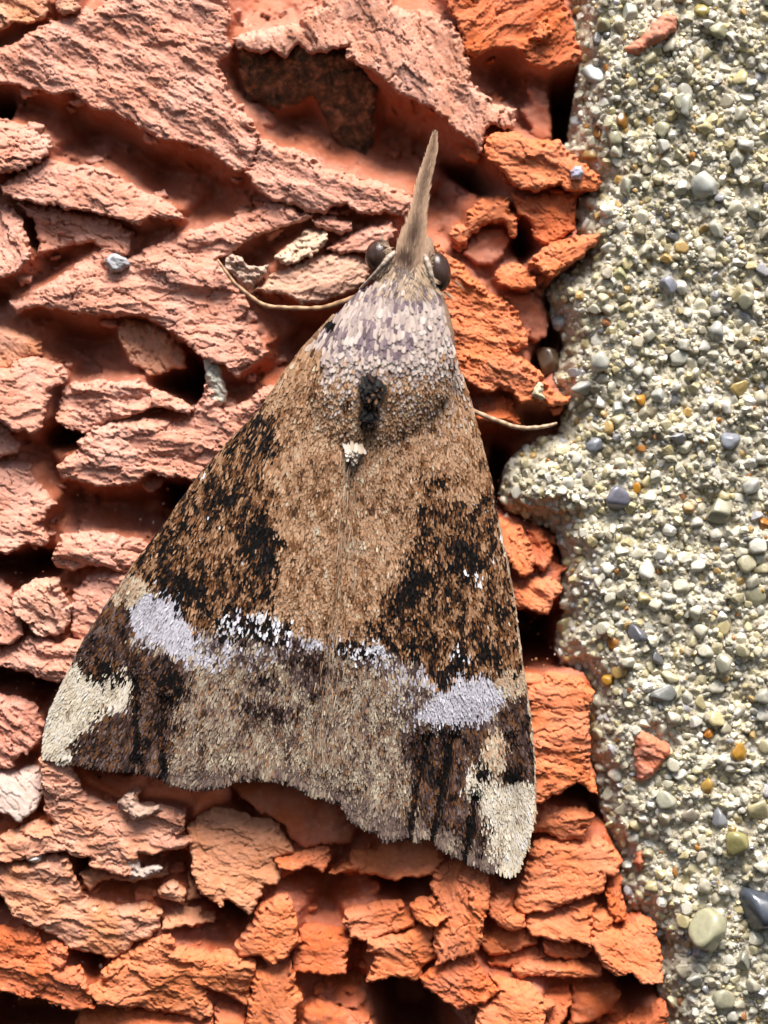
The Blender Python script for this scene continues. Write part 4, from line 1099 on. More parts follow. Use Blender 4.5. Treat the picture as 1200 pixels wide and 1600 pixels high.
# region, polygon, edge raggedness; later ones win
PAT = [
    ('base', [(-9999, -9999), (9999, -9999), (9999, 9999), (-9999, 9999)], 1),
    ('grey', [(60, 900), (205, 890), (300, 975), (420, 985), (520, 1010), (600, 1020), (680, 1060), (840, 1040), (860, 1400), (480, 1400), (40, 1260)], 10),
    ('dark', [(405, 630), (440, 650), (430, 690), (410, 730), (430, 765), (434, 830), (440, 900), (425, 945), (345, 967), (300, 990), (284, 955), (262, 930), (228, 905), (190, 890), (255, 810), (300, 745), (350, 690)], 9),
    ('dark', [(650, 790), (675, 765), (700, 780), (740, 760), (775, 770), (800, 905), (825, 1048), (790, 1056), (757, 1052), (725, 1045), (700, 1068), (680, 1082), (640, 1050), (590, 1005), (580, 962), (620, 905), (645, 850)], 9),
    ('base', [(715, 690), (760, 690), (772, 760), (740, 790), (700, 770)], 8),
    ('black', [(322, 760), (350, 755), (385, 765), (360, 790), (330, 785)], 6),
    ('black', [(375, 810), (425, 800), (434, 850), (432, 905), (415, 935), (400, 890), (378, 850)], 8),
    ('black', [(255, 885), (300, 895), (320, 925), (300, 945), (296, 975), (282, 950), (262, 925), (235, 905)], 6),
    ('black', [(715, 845), (745, 850), (755, 875), (735, 890), (712, 880)], 5),
    ('black', [(635, 880), (680, 880), (685, 905), (650, 935), (625, 950), (600, 975), (612, 930)], 7),
    ('black', [(690, 1030), (720, 1025), (728, 1045), (700, 1065), (680, 1070)], 5),
    ('black', [(735, 990), (770, 1000), (778, 1030), (745, 1030)], 6),
    ('black', [(345, 968), (440, 975), (460, 992), (440, 1000), (380, 998), (340, 985)], 6),
    ('black', [(535, 1014), (600, 1010), (640, 1035), (610, 1045), (560, 1030)], 6),
    ('white', [(345, 962), (375, 950), (430, 965), (455, 975), (450, 990), (400, 985), (350, 978)], 5),
    ('lavmix', [(440, 985), (535, 1000), (600, 1008), (680, 1055), (660, 1075), (590, 1035), (520, 1022), (440, 1005)], 8),
    ('white', [(532, 1000), (545, 992), (590, 1002), (600, 1018), (560, 1024), (535, 1018)], 4),
    ('white', [(705, 1010), (722, 1008), (728, 1024), (710, 1034)], 3),
    ('white', [(728, 885), (745, 885), (745, 900), (730, 902)], 4),
    ('lavmix', [(290, 985), (350, 985), (400, 1000), (470, 1005), (480, 1025), (400, 1030), (330, 1040), (290, 1050), (265, 1030)], 10),
    ('lavmix', [(600, 1030), (660, 1050), (690, 1080), (680, 1130), (640, 1130), (620, 1105), (615, 1070)], 9),
    ('greydk', [(440, 1000), (480, 1020), (500, 1010), (515, 1035), (505, 1080), (470, 1080), (440, 1040)], 9),
    ('greydk', [(370, 1085), (430, 1095), (470, 1115), (440, 1125), (390, 1110)], 7),
    ('black', [(400, 690), (420, 680), (440, 695), (425, 715), (405, 712)], 6),
    ('dark', [(660, 740), (690, 735), (700, 760), (680, 790), (655, 775)], 8),
    ('greydk', [(395, 1050), (440, 1062), (440, 1078), (400, 1068)], 6),
    ('brownpur', [(200, 1005), (290, 1030), (295, 1060), (275, 1110), (262, 1190), (262, 1235), (100, 1220), (120, 1160), (165, 1105), (205, 1110), (208, 1070), (195, 1030)], 7),
    ('brownpur', [(170, 935), (205, 940), (208, 1000), (200, 1045), (160, 1070), (140, 1050), (110, 1025), (125, 990)], 7),
    ('brownpur', [(625, 1140), (690, 1130), (780, 1125), (800, 1075), (850, 1075), (850, 1215), (800, 1218), (770, 1150), (748, 1170), (735, 1200), (722, 1235), (745, 1260), (760, 1310), (770, 1380), (690, 1330), (665, 1300)], 8),
    ('creamtan', [(195, 888), (225, 905), (262, 932), (230, 940), (205, 945), (180, 930)], 5),
    ('creamtan', [(775, 1052), (825, 1045), (835, 1075), (800, 1085), (780, 1080)], 5),
    ('creamtan', [(770, 1140), (790, 1150), (785, 1210), (765, 1200), (755, 1175)], 5),
    ('black', [(142, 1030), (170, 1020), (178, 1045), (160, 1065), (140, 1055)], 5),
    ('black', [(255, 1040), (290, 1050), (285, 1090), (258, 1095)], 7),
    ('cream', [(95, 1030), (118, 1022), (140, 1055), (160, 1068), (178, 1050), (200, 1035), (207, 1070), (198, 1108), (185, 1115), (165, 1110), (140, 1140), (112, 1170), (95, 1188), (40, 1200), (60, 1110)], 6),
    ('black', [(185, 1050), (195, 1048), (195, 1066), (186, 1068)], 3),
    ('cream', [(850, 1215), (805, 1215), (785, 1235), (768, 1225), (755, 1203), (745, 1178), (738, 1195), (725, 1210), (722, 1235), (745, 1250), (757, 1275), (762, 1310), (772, 1340), (795, 1400), (850, 1340)], 5),
    ('black', [(745, 1195), (762, 1198), (762, 1212), (746, 1218)], 3),
    ('black', [(785, 1200), (810, 1195), (812, 1215), (785, 1225)], 5),
    ('lav', [(204, 945), (225, 930), (255, 926), (280, 936), (290, 960), (303, 985), (322, 1000), (310, 1015), (285, 1033), (270, 1018), (250, 1008), (218, 1000), (206, 980)], 6),
    ('lav', [(640, 1112), (680, 1082), (710, 1062), (735, 1049), (758, 1055), (775, 1070), (786, 1095), (770, 1120), (745, 1131), (715, 1134), (680, 1130), (655, 1122)], 6),
    ('marg', [(262, 1195), (330, 1200), (480, 1195), (484, 1260), (250, 1260)], 8),
    ('marg', [(500, 1215), (560, 1245), (620, 1270), (700, 1290), (780, 1345), (760, 1400), (480, 1300)], 8),
]


def region_of(px, py, jit=11.0):
    n = len(px)
    out = np.zeros(n, int)
    names = list(REG)
    jx = rng.normal(0, jit, n)
    jy = rng.normal(0, jit, n)
    for nm, poly, rag in PAT:
        qx = px + 0.5 * jx + rag * 1.5 * fbm(px / 26, py / 26, 2, 91)
        qy = py + 0.5 * jy + rag * 1.5 * fbm(px / 26, py / 26, 2, 92)
        m = polysd(qx, qy, poly) < 0
        out[m] = names.index(nm)
    m = (linedist(px, py, COSTA_R[7:]) < 3.2) & (py > 740)
    out[m] = names.index('creamtan')
    for s in STREAKS[:5]:
        m = linedist(px, py, s) < rng.uniform(3, 10, n)
        out[m] = names.index('black')
    return out


def pick(reg, px, py, clump=0.68):
    """colour for every scale: palettes ordered light to dark, drawn with a clumpy random number"""
    names = list(REG)
    col = np.zeros((len(px), 3))
    r = rng.random(len(px))
    cl = fbm(px / 15, py / 26, 3, 95) + 0.5 * fbm(px / 60, py / 90, 2, 96) + rng.normal(0, 0.22, len(px))
    cl = np.argsort(np.argsort(cl)) / max(1, len(px))
    cl = 1 - cl
    use = rng.random(len(px)) < clump
    r = np.where(use, cl, r)
    for k in np.unique(reg):
        cols, w = REG[names[k]]
        cols = np.array(cols)
        w = np.array(w, float)
        order = np.argsort(-cols.sum(1))
        cw = np.cumsum(w[order] / w.sum())
        m = reg == k
        j = np.minimum(np.searchsorted(cw, r[m]), len(cols) - 1)
        col[m] = cols[order][j]
    for q in ('lav', 'cream', 'grey', 'creamtan', 'marg', 'base'):
        m = reg == names.index(q)
        if m.any():
            kk = 0.08 if q in ('base', 'grey') else 0.30
            col[m] = (1 - kk) * col[m] + kk * col[m].mean(0)
    col *= 0.90 * rng.uniform(0.90, 1.10, (len(px), 1))
    return col


def scales(name, px, py, h, dx, dy, L, W, lift, col, parent, mat):
    """px.. arrays in photo px; each scale a small bent blade with a rounded tip: 8 vertices, 3 quads"""
    n = len(px)
    l = np.hypot(dx, dy)
    dx, dy = dx / l, dy / l
    qx, qy = -dy, dx
    V = np.zeros((n, 8, 3))
    prof = [(0.0, 0.6, 0.0), (0.5, 1.0, 0.6), (0.85, 0.9, 0.9), (1.0, 0.42, 1.0)]
    roll = rng.normal(0, 0.07, n)
    for k, (t, wf, lf) in enumerate(prof):
        cx, cy = px + dx * L * (t - 0.3), py + dy * L * (t - 0.3)
        for s in (-1, 1):
            x = cx + s * qx * W * wf * 0.5
            y = cy + s * qy * W * wf * 0.5
            hh = h + lift * lf + s * roll * W * 0.004 * wf
            V[:, k * 2 + (0 if s < 0 else 1)] = near_pt(x, y, hh)
    b = np.arange(n)[:, None] * 8
    F = np.concatenate([b + np.array([[0, 1, 3, 2]]), b + np.array([[2, 3, 5, 4]]), b + np.array([[4, 5, 7, 6]])])
    o = mesh_obj(name, V.reshape(-1, 3), F, mat, parent, True, None, np.repeat(col, 8, 0))
    o['kind'] = 'stuff'
    return o


def jgrid(x0, x1, y0, y1, sx, sy):
    X, Y = np.meshgrid(np.arange(x0, x1, sx), np.arange(y0, y1, sy))
    X = X + (np.arange(X.shape[0]) % 2)[:, None] * sx / 2
    X = X + rng.uniform(-0.45, 0.45, X.shape) * sx
    Y = Y + rng.uniform(-0.45, 0.45, Y.shape) * sy
    return X.ravel(), Y.ravel()


def slope_h(px, py, dx, dy, L, hf):
    return hf(px, py)


AX = [(655, 372, 0.80, 20, 20), (650, 395, 0.86, 30, 28), (641, 420, 0.88, 38, 32), (633, 445, 0.88, 52, 36), (622, 480, 0.86, 78, 44), (612, 520, 0.84, 98, 52), (602, 560, 0.82, 110, 56), (590, 610, 0.78, 112, 54), (575, 670, 0.68, 96, 46), (560, 740, 0.5, 78, 36), (548, 850, 0.36, 66, 30), (530, 980, 0.3, 50, 24), (515, 1080, 0.28, 30, 14), (508, 1120, 0.27, 6, 4)]


def body_top(px, py):
    """height of the body's upper skin at a photo pixel, and how far across it the point lies (0..1)"""
    ys = [a[1] for a in AX]
    cx = np.interp(py, ys, [a[0] for a in AX])
    c = np.interp(py, ys, [a[2] for a in AX])
    rx = np.interp(py, ys, [a[3] for a in AX])
    rz = np.interp(py, ys, [a[4] for a in AX]) / 100
    u = np.clip((px - cx) / rx, -1, 1)
    return c + rz * np.sqrt(1 - u * u), np.abs((px - cx) / rx)


for side, poly in ((-1, WL), (1, WR)):
    def hf(px, py, d, nx, ny, side=side):
        return wing_h(px, py, side)

    def cf(px, py):
        reg = region_of(px, py, 3)
        return pick(reg, px, py) * 0.8
    wing = plate('forewing', poly, 4.0, hf, M_WING, moth, warp=1.0, wseed=400 + side, skirt=((0.3, .02), (0.6, .035)), back=0.03, ptfun=near_pt, color=cf)
    wing['label'] = 'left forewing, costal edge running down to a cream tip' if side < 0 else 'right forewing, overlapping the left along the midline'
    P = np.array(poly)
    px, py = jgrid(P[:, 0].min(), P[:, 0].max(), P[:, 1].min(), P[:, 1].max(), 2.5, 3.7)
    sd = polysd(px, py, poly)
    m = (sd < -1.5) & (py > 540)
    mid_x = np.interp(py, [p[1] for p in MID], [p[0] for p in MID])
    m &= (px < mid_x + 4) if side < 0 else (px > mid_x - 4)
    px, py = px[m], py[m]
    reg = region_of(px, py)
    col = pick(reg, px, py)
    ox, oy = (575, 330) if side < 0 else (610, 250)
    dx, dy = px - ox, py - oy
    l = np.hypot(dx, dy)
    a = rng.normal(0, 0.10, len(px)) + 0.22 * noise(px / 40, py / 40, 97)
    dx, dy = dx / l, dy / l
    # near the costa the scales swing along the edge
    dx, dy = dx * np.cos(a) - dy * np.sin(a), dx * np.sin(a) + dy * np.cos(a)
    names = list(REG)
    isw = reg == names.index('white')
    L = rng.uniform(9, 13, len(px)) + 3 * isw
    W = rng.uniform(2.2, 3.4, len(px)) + 1.2 * isw
    fine = np.isin(reg, [names.index(k) for k in ('lav', 'cream', 'grey', 'marg')])
    L = np.where(fine, L * 0.8, L)
    W = np.where(fine, W * 0.8, W)
    lift = np.where(fine, 0.6, 1.0) * rng.uniform(0.004, 0.014, len(px)) + 0.02 * (rng.random(len(px)) < 0.03)
    h = wing_h(px, py, side)
    hb, ub = body_top(px, py)
    h = np.where((ub < 1) & (py < 760), np.maximum(h, hb), h) + 0.012
    scales('wing_scales', px, py, h, dx, dy, L, W, lift, col, wing, M_SCALE)
    # fringe along the outer margin
    tl = np.array(TERM_L if side < 0 else TERM_R, float)
    seg = np.hypot(*np.diff(tl, axis=0).T)
    cum = np.concatenate([[0], np.cumsum(seg)])
    t = rng.uniform(0, cum[-1], 1500)
    fx, fy = np.interp(t, cum, tl[:, 0]), np.interp(t, cum, tl[:, 1])
    fy = fy - rng.uniform(0, 9, len(fx))
    reg = region_of(fx, fy - 4)
    fc = pick(reg, fx, fy) * 0.9
    ddx, ddy = fx - ox, fy - oy
    ang = rng.normal(0, 0.2, len(fx))
    l = np.hypot(ddx, ddy)
    ddx, ddy = ddx / l * np.cos(ang) - ddy / l * np.sin(ang), ddx / l * np.sin(ang) + ddy / l * np.cos(ang)
    scales('fringe', fx, fy, wing_h(fx, fy, side) + 0.01, ddx, ddy, rng.uniform(10, 18, len(fx)), rng.uniform(2, 3.6, len(fx)), rng.uniform(-0.05, 0.03, len(fx)), fc, wing, M_SCALE)

# --- body: head, thorax and the abdomen under the wings, one skin
nseg = 28
V, F = [], []
for k, (cx, cy, c, rx, rz) in enumerate(AX):
    th = np.linspace(0, 2 * np.pi, nseg, endpoint=False)
    V.append(near_pt(cx + rx * np.cos(th), np.full(nseg, float(cy)), c + rz / 100 * np.sin(th)))
    if k:
        i = np.arange(nseg)
        j = (i + 1) % nseg
        F.append(np.stack([(k - 1) * nseg + i, k * nseg + i, k * nseg + j, (k - 1) * nseg + j], 1))
V.append(near_pt(np.array([655., 508.]), np.array([366., 1126.]), np.array([0.8, 0.27])))
nb = nseg * len(AX)
i = np.arange(nseg)
j = (i + 1) % nseg
caps = np.concatenate([np.stack([np.full(nseg, nb), i, j], 1), np.stack([np.full(nseg, nb + 1), nb - nseg + j, nb - nseg + i], 1)])
body = mesh_obj('body', np.concatenate(V), [np.concatenate(F), caps], M_WING, moth, True, None, np.tile(np.array(A(170, 140, 116)), (nb + 2, 1)))

# thorax scales: big and spoon-shaped, lapping down over the wing roots
px, py = jgrid(440, 750, 428, 705, 5.0, 6.0)
THP = [(590, 440), (640, 432), (684, 452), (697, 500), (710, 540), (728, 600), (742, 650), (735, 680), (690, 690), (640, 690), (560, 700), (500, 690), (440, 660), (430, 620), (455, 572), (480, 540), (525, 490), (560, 455)]
sd = polysd(px, py, THP)
o_ = np.argsort(py)
px, py, sd = px[o_], py[o_], sd[o_]
keep = sd < -2
px, py, sd = px[keep], py[keep], sd[keep]


def upper_h(px, py):
    hb, ub = body_top(px, py)
    hl = np.where(px < 590, wing_h(px, py, -1), wing_h(px, py, 1))
    return np.where(ub < 1, np.maximum(hb, hl), hl)


h = upper_h(px, py)
fade = sstep(700, 600, py + 14 * noise(px / 20, py / 20, 110))
keep = rng.random(len(px)) < 0.25 + 0.9 * fade
px, py, h = px[keep], py[keep], h[keep]
col = np.zeros((len(px), 3))
names = list(REG)
reg = np.full(len(px), names.index('thorax'))
nn = noise(px / 30, py / 30, 111) * 14
reg[(np.hypot((px - 602) / 1.2, py - 528) + nn < 34) & (rng.random(len(px)) < 0.6)] = names.index('thdark')
reg[(np.hypot(px - 520, py - 520) + nn < 26) & (rng.random(len(px)) < 0.45)] = names.index('thdark')
reg[(py < 480) & (rng.random(len(px)) < 0.45)] = names.index('thdark')
low = py + nn * 1.5 + rng.normal(0, 20, len(px)) > 598
reg[low & (rng.random(len(px)) < 0.75)] = names.index('base')
reg[(px < 505) & (py > 545)] = names.index('base')
bk = (np.hypot((px - 580) / 0.9, py - 602) + nn * .5 < 21) | (np.hypot(px - 577, (py - 648) / 1.5) + nn * .4 < 14) | (np.hypot((px - 542) / 1.5, (py - 632)) + nn * .5 < 7) | (np.hypot(px - 519, (py - 510) / 1.2) < 8)
reg[bk] = names.index('black')
wh = np.hypot((px - 553) / 1.3, py - 703) < 14
reg[wh] = names.index('tuftwh')
col = pick(reg, px, py, 0.3)
for q in ('thorax', 'thdark'):
    mq = reg == names.index(q)
    col[mq] = 0.62 * col[mq] + 0.38 * col[mq].mean(0)
dx, dy = px - 628, py - 300.0
a = rng.normal(0, 0.16, len(px))
l = np.hypot(dx, dy)
dx, dy = dx / l * np.cos(a) - dy / l * np.sin(a), dx / l * np.sin(a) + dy / l * np.cos(a)
big = sstep(620, 520, py)
scales('thorax_scales', px, py, h + 0.02, dx, dy, (0.62 + 0.38 * big) * rng.uniform(14, 21, len(px)), (0.55 + 0.45 * big) * rng.uniform(5.4, 8.0, len(px)), (0.4 + 0.6 * big) * rng.uniform(0.012, 0.04, len(px)), col, body, M_SCALE)

# raised tufts at the rear of the thorax
for (tx, ty, n, r, kind, hh) in ((580, 604, 80, 13, 'black', 0.12), (577, 648, 50, 9, 'black', 0.10), (553, 702, 46, 10, 'tuftwh', 0.12)):
    qx, qy = rng.normal(tx, r * 0.6, n), rng.normal(ty, r * 0.6, n)
    cc = pick(np.full(n, names.index(kind)), qx, qy, 0)
    scales('tuft', qx, qy, upper_h(qx, qy) + 0.03, rng.normal(0, 0.35, n), np.ones(n), rng.uniform(14, 22, n), rng.uniform(4, 6.5, n), rng.uniform(0.06, hh, n), cc, body, M_SCALE)


def hairs(name, bx, by, bh, dx, dy, dh, L, W, col, parent):
    """fine tapering hairs: 4 vertices each, two faces; the tip bends by dh"""
    n = len(bx)
    l = np.hypot(dx, dy) + 1e-9
    dx, dy = dx / l, dy / l
    qx, qy = -dy, dx
    V = np.zeros((n, 5, 3))
    for k, (t, wf) in enumerate([(0, 1.0), (0.55, 0.7)]):
        cx, cy = bx + dx * L * t, by + dy * L * t
        for s in (0, 1):
            V[:, 2 * k + s] = near_pt(cx + (s - .5) * qx * W * wf, cy + (s - .5) * qy * W * wf, bh + dh * t ** 1.3)
    V[:, 4] = near_pt(bx + dx * L, by + dy * L, bh + dh)
    b = np.arange(n)[:, None] * 5
    o = mesh_obj(name, V.reshape(-1, 3), [b + np.array([[0, 1, 3, 2]]), b + np.array([[2, 3, 4]])], M_HAIR, parent, True, None, np.repeat(col, 5, 0))
    o['kind'] = 'stuff'
    return o


# --- long hairy palps making the snout
PALP = [(638, 440, 0.95, 30, 24), (639, 412, 0.98, 27, 26), (642, 388, 1.0, 24, 24), (648, 360, 1.0, 17, 18), (654, 330, 0.98, 11.5, 13), (661, 292, 0.94, 10.5, 12), (669, 262, 0.90, 10.5, 11), (674, 243, 0.86, 9.5, 9), (677, 222, 0.83, 5, 5), (680, 203, 0.80, 1.2, 1.2)]
ns = 20
V, F = [], []
for k, (cx, cy, c, rx, rz) in enumerate(PALP):
    th = np.linspace(0, 2 * np.pi, ns, endpoint=False)
    V.append(near_pt(cx + rx * 0.76 * np.cos(th), np.full(ns, float(cy)), c + rz / 100 * np.sin(th)))
    if k:
        i = np.arange(ns)
        j = (i + 1) % ns
        F.append(np.stack([k * ns + i, (k - 1) * ns + i, (k - 1) * ns + j, k * ns + j], 1))
n_ = ns * len(PALP)
i = np.arange(ns)
cap = np.concatenate([[np.arange(ns)[::-1]]]), np.array([np.arange(ns) + n_ - ns])
palp = mesh_obj('snout', np.concatenate(V), [np.concatenate(F), cap[0], cap[1]], M_HAIR, moth, True, None, np.tile(np.array(A(176, 148, 122)), (n_, 1)))


def palp_col(px, py):
    lightc = np.array(A(236, 198, 164)) * 1.2
    darkc = np.array(A(124, 92, 76))
    ys = [p[1] for p in PALP][::-1]
    cx = np.interp(py, ys, [p[0] for p in PALP][::-1])
    rx = np.interp(py, ys, [p[3] for p in PALP][::-1])
    u = np.abs(px - cx) / rx
    core = np.clip(1.1 - u * 1.6, 0, 1) * (0.35 + 0.65 * np.exp(-((py - 375) / 22.0) ** 2) + 0.35 * np.exp(-((py - 300) / 25.0) ** 2))
    core = np.maximum(core, 1.5 * np.exp(-((px - 632) / 13.0) ** 2 - ((py - 413) / 11.0) ** 2))
    core = np.clip(core + rng.normal(0, 0.13, len(px)), 0, 1)[:, None]
    return (lightc * (1 - core) + darkc * core) * rng.uniform(0.8, 1.15, (len(px), 1))


n = 5200
t = rng.uniform(0, 1, n) ** 0.8
py = 214 + (446 - 214) * t
ys = [p[1] for p in PALP][::-1]
cx = np.interp(py, ys, [p[0] for p in PALP][::-1])
rx = np.interp(py, ys, [p[3] for p in PALP][::-1])
cz = np.interp(py, ys, [p[2] for p in PALP][::-1])
rz = np.interp(py, ys, [p[4] for p in PALP][::-1]) / 100
phi = rng.uniform(-0.35, np.pi + 0.35, n)
px = cx + rx * 0.76 * np.cos(phi)
h = cz + rz * np.sin(phi)
dx = 0.16 + (0.12 * np.cos(phi) + rng.normal(0, 0.09, n)) * np.clip((py - 190) / 110, 0.1, 1)
hairs('snout_hair', px, py, h, dx, -np.ones(n), 0.03 * np.sin(phi) + 0.02, rng.uniform(10, 24, n) * (0.55 + 0.45 * np.clip((py - 200) / 120, 0, 1)), rng.uniform(1.0, 2.0, n), palp_col(px, py), palp)

# head tuft hairs between the eyes, lying back over the collar
n = 900
px, py = rng.normal(640, 20, n), rng.uniform(412, 458, n)
hb = np.maximum(body_top(px, py)[0], 0.9) + 0.03
hc = np.array(A(186, 156, 124)) * rng.uniform(0.7, 1.15, (n, 1))
dk = (np.hypot((px - 632) / 1.3, py - 416) < 12) | (np.hypot((px - 618) / .7, (py - 446)) < 12)
hc[dk] = np.array(A(96, 70, 56)) * rng.uniform(0.7, 1.2, (dk.sum(), 1))
hairs('head_hair', px, py, hb, rng.normal(0, 0.4, n) + (px - 640) / 60, np.ones(n), rng.uniform(-0.04, 0.06, n), rng.uniform(12, 22, n), rng.uniform(2, 3.6, n), hc, body)

# long pale hairs along the line where the wings meet
n = 170
py = rng.uniform(690, 1190, n)
px = np.interp(py, [p[1] for p in MID], [p[0] for p in MID]) + rng.normal(3, 10, n)
hh = np.maximum(wing_h(px, py, -1), wing_h(px, py, 1)) + 0.03
hc = np.array([C_TAN, C_TAN2, C_MID, C_CRM2])[rng.integers(0, 4, n)] * rng.uniform(0.55, 1.0, (n, 1))
hairs('midline_hair', px, py, hh, -0.12 + rng.normal(0, 0.12, n), np.ones(n), rng.uniform(-0.03, 0.05, n), rng.uniform(14, 34, n), rng.uniform(0.9, 1.6, n), hc, body)

# --- eyes
for (ex, ey, erx, ery, eh, lab) in ((592, 400, 21, 25, 0.92, 'left eye, glossy dark brown'), (684, 425, 20, 31, 0.92, 'right eye, glossy dark brown')):
    bm = bmesh.new()
    bmesh.ops.create_uvsphere(bm, u_segments=40, v_segments=24, radius=1)
    me = bpy.data.meshes.new('eye')
    bm.to_mesh(me)
    bm.free()
    me.polygons.foreach_set('use_smooth', np.ones(len(me.polygons), bool))
    me.materials.append(M_EYE)
    o = bpy.data.objects.new('eye', me)
    COL.objects.link(o)
    o.parent = moth
    o.location = tuple(near_pt(np.float64(ex), np.float64(ey), np.float64(eh)))
    o.scale = (erx / 100, 0.22, ery / 100)
    o.rotation_euler = (0, math.radians(8 if ex < 640 else -8), 0)
    o['label'] = lab


for (ex, ey, erx, ery, sgn) in ((592, 400, 21, 25, 1), (684, 425, 20, 31, -1)):
    n = 130
    a = rng.uniform(-1.1, 1.9, n)
    px = ex + sgn * erx * rng.uniform(0.72, 1.05, n) * np.cos(a)
    py = ey + ery * rng.uniform(0.85, 1.1, n) * np.sin(a)
    hairs('eye_rim_hair', px, py, 0.98 + 0.14 * np.cos(a), -sgn * 0.5 * np.ones(n) + rng.normal(0, .3, n), 0.7 * np.sin(a) + rng.normal(0, .3, n) + 0.3, rng.uniform(-0.02, 0.06, n), rng.uniform(7, 13, n), rng.uniform(2, 3.4, n), np.array(A(196, 164, 134)) * rng.uniform(0.6, 1.1, (n, 1)), body)


def tube(name, pts, mat, parent, colf, ns=10, rough=0.0, sub=6):
    """pts: (px, py, h, radius px); smooth tube through them"""
    P = np.array(pts, float)
    t = np.arange(len(P))
    tt = np.linspace(0, len(P) - 1, (len(P) - 1) * sub + 1)
    C = np.stack([np.interp(tt, t, P[:, k]) for k in range(4)], 1)
    for _ in range(2):
        C[1:-1, :3] = (C[:-2, :3] + 2 * C[1:-1, :3] + C[2:, :3]) / 4
    W = near_pt(C[:, 0], C[:, 1], C[:, 2])
    T = np.gradient(W, axis=0)
    T /= np.linalg.norm(T, axis=1)[:, None] + 1e-9
    up = np.array([0, -1.0, 0])
    B = np.cross(T, up)
    B /= np.linalg.norm(B, axis=1)[:, None] + 1e-9
    Nn = np.cross(B, T)
    th = np.linspace(0, 2 * np.pi, ns, endpoint=False)
    R = 0.78 * C[:, 3] / 100 * (1 + rough * rng.normal(0, 1, len(C)))
    V = W[:, None] + R[:, None, None] * (np.cos(th)[None, :, None] * B[:, None] + np.sin(th)[None, :, None] * Nn[:, None])
    m = len(C)
    i = np.arange(ns)
    j = (i + 1) % ns
    F = np.concatenate([np.stack([k * ns + i, k * ns + j, (k + 1) * ns + j, (k + 1) * ns + i], 1) for k in range(m - 1)])
    caps = np.array([i[::-1], i + (m - 1) * ns])
    col = np.repeat(colf(np.linspace(0, 1, m)), ns, 0)
    return mesh_obj(name, V.reshape(-1, 3), [F, caps], mat, parent, True, None, col)


def band(c1, c2, f):
    def g(t):
        k = (0.5 + 0.5 * np.sign(np.sin(t * f)))[:, None] * 0.6
        return np.array(c1) * (1 - k) + np.array(c2) * k
    return g


# antennae laid back along the body
o = tube('antenna', [(617, 394, 1.10, 4.5), (609, 401, 1.17, 5.2), (600, 412, 1.17, 4.8), (588, 426, 1.08, 4), (574, 440, 0.95, 3.2), (562, 452, 0.75, 2.4)], M_HAIR, moth, band(A(206, 186, 164), A(110, 86, 70), 60))
o['label'] = 'left antenna folded back past the eye'
o = tube('antenna', [(664, 400, 1.10, 5), (668, 410, 1.17, 5.6), (673, 428, 1.18, 5), (679, 450, 1.10, 4), (684, 478, 0.97, 3.2), (691, 510, 0.92, 2.8), (700, 545, 0.85, 2.4), (712, 585, 0.78, 2.2), (722, 615, 0.72, 2)], M_HAIR, moth, band(A(206, 186, 164), A(96, 74, 62), 70))
o['label'] = 'right antenna folded back along the thorax edge'

# legs
o = tube('leg', [(560, 462, 0.55, 5), (535, 472, 0.50, 5.2), (505, 481, 0.40, 4.6), (480, 482, 0.36, 5.2), (450, 481, 0.34, 4.4), (420, 479, 0.32, 4.6), (405, 473, 0.30, 4), (385, 458, 0.28, 4), (366, 442, 0.26, 3.4), (352, 423, 0.24, 3.2), (340, 406, 0.20, 2.4)], M_HAIR, moth, band(A(190, 148, 106), A(104, 70, 44), 75), rough=0.08)
o['label'] = 'left foreleg stretched out over a hollow in the brick'
o = tube('leg', [(735, 640, 0.30, 5), (765, 653, 0.26, 4.6), (785, 660, 0.22, 4.6), (800, 666, 0.2, 4.2), (820, 669, 0.18, 4.4), (840, 668, 0.16, 4), (858, 665, 0.13, 3.6), (870, 661, 0.10, 2.4)], M_HAIR, moth, band(A(206, 172, 138), A(140, 102, 74), 60), rough=0.08)
o['label'] = 'right leg reaching towards the mortar'


# ------------------------------------------------------------------ small things lying on the wall
def crumb(name, label, cat, poly, h0, tint, mat=M_CRUMB, rough=0.6):
    """an irregular chip with its own ragged outline, relief and thickness"""
    sd_ = 900 + len(label) * 3

    def hf(px, py, d, nx, ny):
        return h0 + rough * relief(px, py, 35, sd_) + rough * 0.06 * fbm(px / 8, py / 8, 2, sd_ + 30) - 0.10 * np.clip(1 - d / 7, 0, 1) ** 2
    o = plate(name, poly, 1.6, hf, mat, None, warp=2.2, wseed=sd_, skirt=((0, .05), (0.5, .16)), back=0.16)
    me = o.data
    co = np.empty(len(me.vertices) * 3, np.float32)
    me.vertices.foreach_get('co', co)
    co = co.reshape(-1, 3)
    c = np.array([co[:, 0].mean(), co[:, 1].max(), co[:, 2].min()], np.float32)
    me.vertices.foreach_set('co', (co - c).ravel())
    me.update()
    o.location = tuple(c.tolist())
    o.color = tuple(tint) + (1,)
    o['label'] = label
    o['category'] = cat
    return o


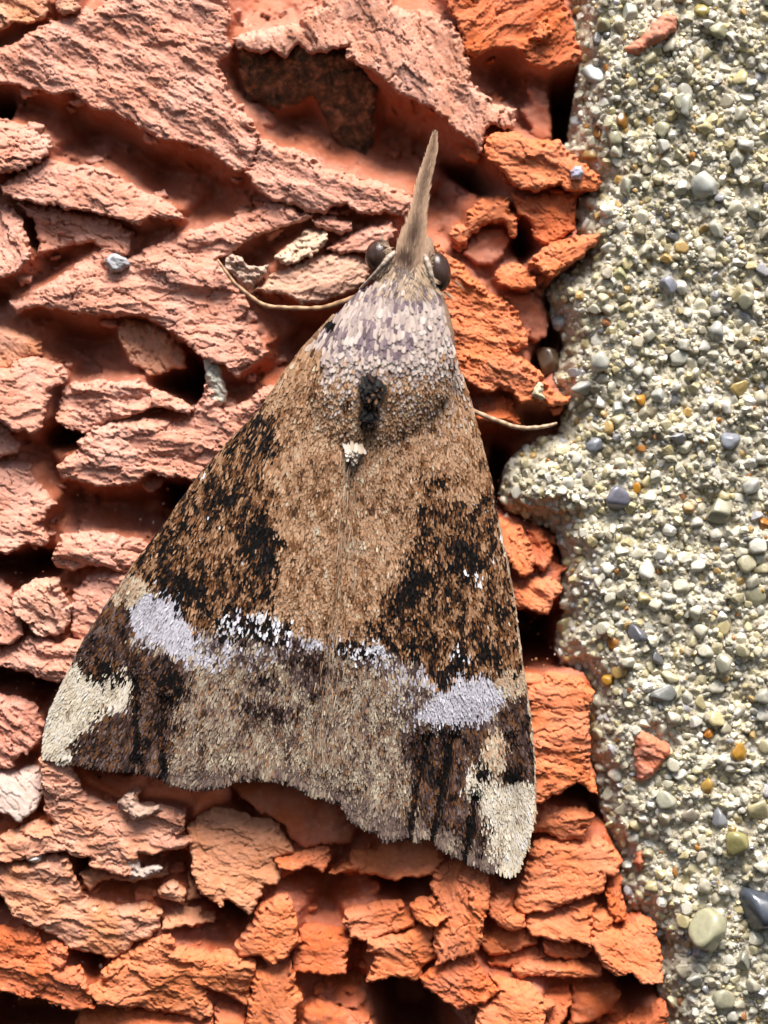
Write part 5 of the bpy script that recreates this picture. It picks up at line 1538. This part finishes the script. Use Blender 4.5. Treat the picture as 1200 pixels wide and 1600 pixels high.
crumb('mortar_crumb', 'chalky white crumb wedged in a brick cleft just left of the moth shoulder', 'crumb',
      [(317, 563), (326, 556), (338, 558), (346, 575), (347, 594), (354, 612), (352, 628), (338, 637), (324, 625), (324, 604), (320, 585)], 0.06, A(236, 228, 208))
crumb('mica_flake', 'silvery grey angular flake stuck on the pink brick above the long hollow', 'flake',
      [(165, 406), (178, 397), (197, 402), (204, 414), (190, 424), (176, 428), (169, 418)], 0.2, A(206, 204, 206), M_CRUMB, 0.3)
crumb('quartz_grain', 'lilac-white quartz pebble set in the orange brick lip beside the mortar', 'grain',
      [(889, 268), (897, 260), (908, 261), (912, 272), (905, 282), (891, 283)], 0.24, A(220, 218, 238), M_GRAIN, 0.15)
crumb('mortar_crumb', 'grey-white crumb clinging under the broad brick flake below the left wingtip', 'crumb',
      [(193, 1352), (200, 1338), (212, 1334), (218, 1350), (222, 1356), (240, 1352), (256, 1356), (248, 1366), (228, 1372), (205, 1374)], 0.2, A(214, 190, 176))
crumb('mortar_crumb', 'pale crumb on the spur of brick right below the left wing margin', 'crumb',
      [(184, 1252), (196, 1240), (212, 1236), (214, 1252), (222, 1258), (252, 1258), (256, 1266), (235, 1272), (212, 1280), (196, 1268)], 0.28, A(214, 176, 154))
crumb('mortar_crumb', 'tiny white chip near the left frame edge at the foot of the broad brick flake', 'crumb',
      [(41, 1340), (54, 1332), (68, 1330), (68, 1340), (60, 1348), (46, 1346)], 0.22, A(226, 220, 216), M_CRUMB, 0.3)
crumb('mortar_crumb', 'pale chip on the orange brick flake right of the thorax, near its lower point', 'crumb',
      [(834, 604), (840, 596), (848, 602), (847, 614), (853, 622), (842, 628), (832, 618)], 0.2, A(230, 216, 180), M_CRUMB, 0.4)
crumb('mortar_crumb', 'whitish crumbly lump in the hollow behind the outstretched foreleg', 'crumb',
      [(352, 405), (362, 396), (378, 402), (385, 415), (402, 415), (420, 412), (416, 428), (402, 440), (392, 452), (380, 446), (366, 432), (354, 420)], 0.06, A(226, 190, 168), M_CRUMB, 1.0)

# parents hold their own place; keep the children's coordinates where they were modelled
bpy.context.view_layer.update()
for o in bpy.data.objects:
    if o.parent is not None and o.parent.parent is None and o.parent.type == 'EMPTY':
        o.matrix_parent_inverse = o.parent.matrix_world.inverted()
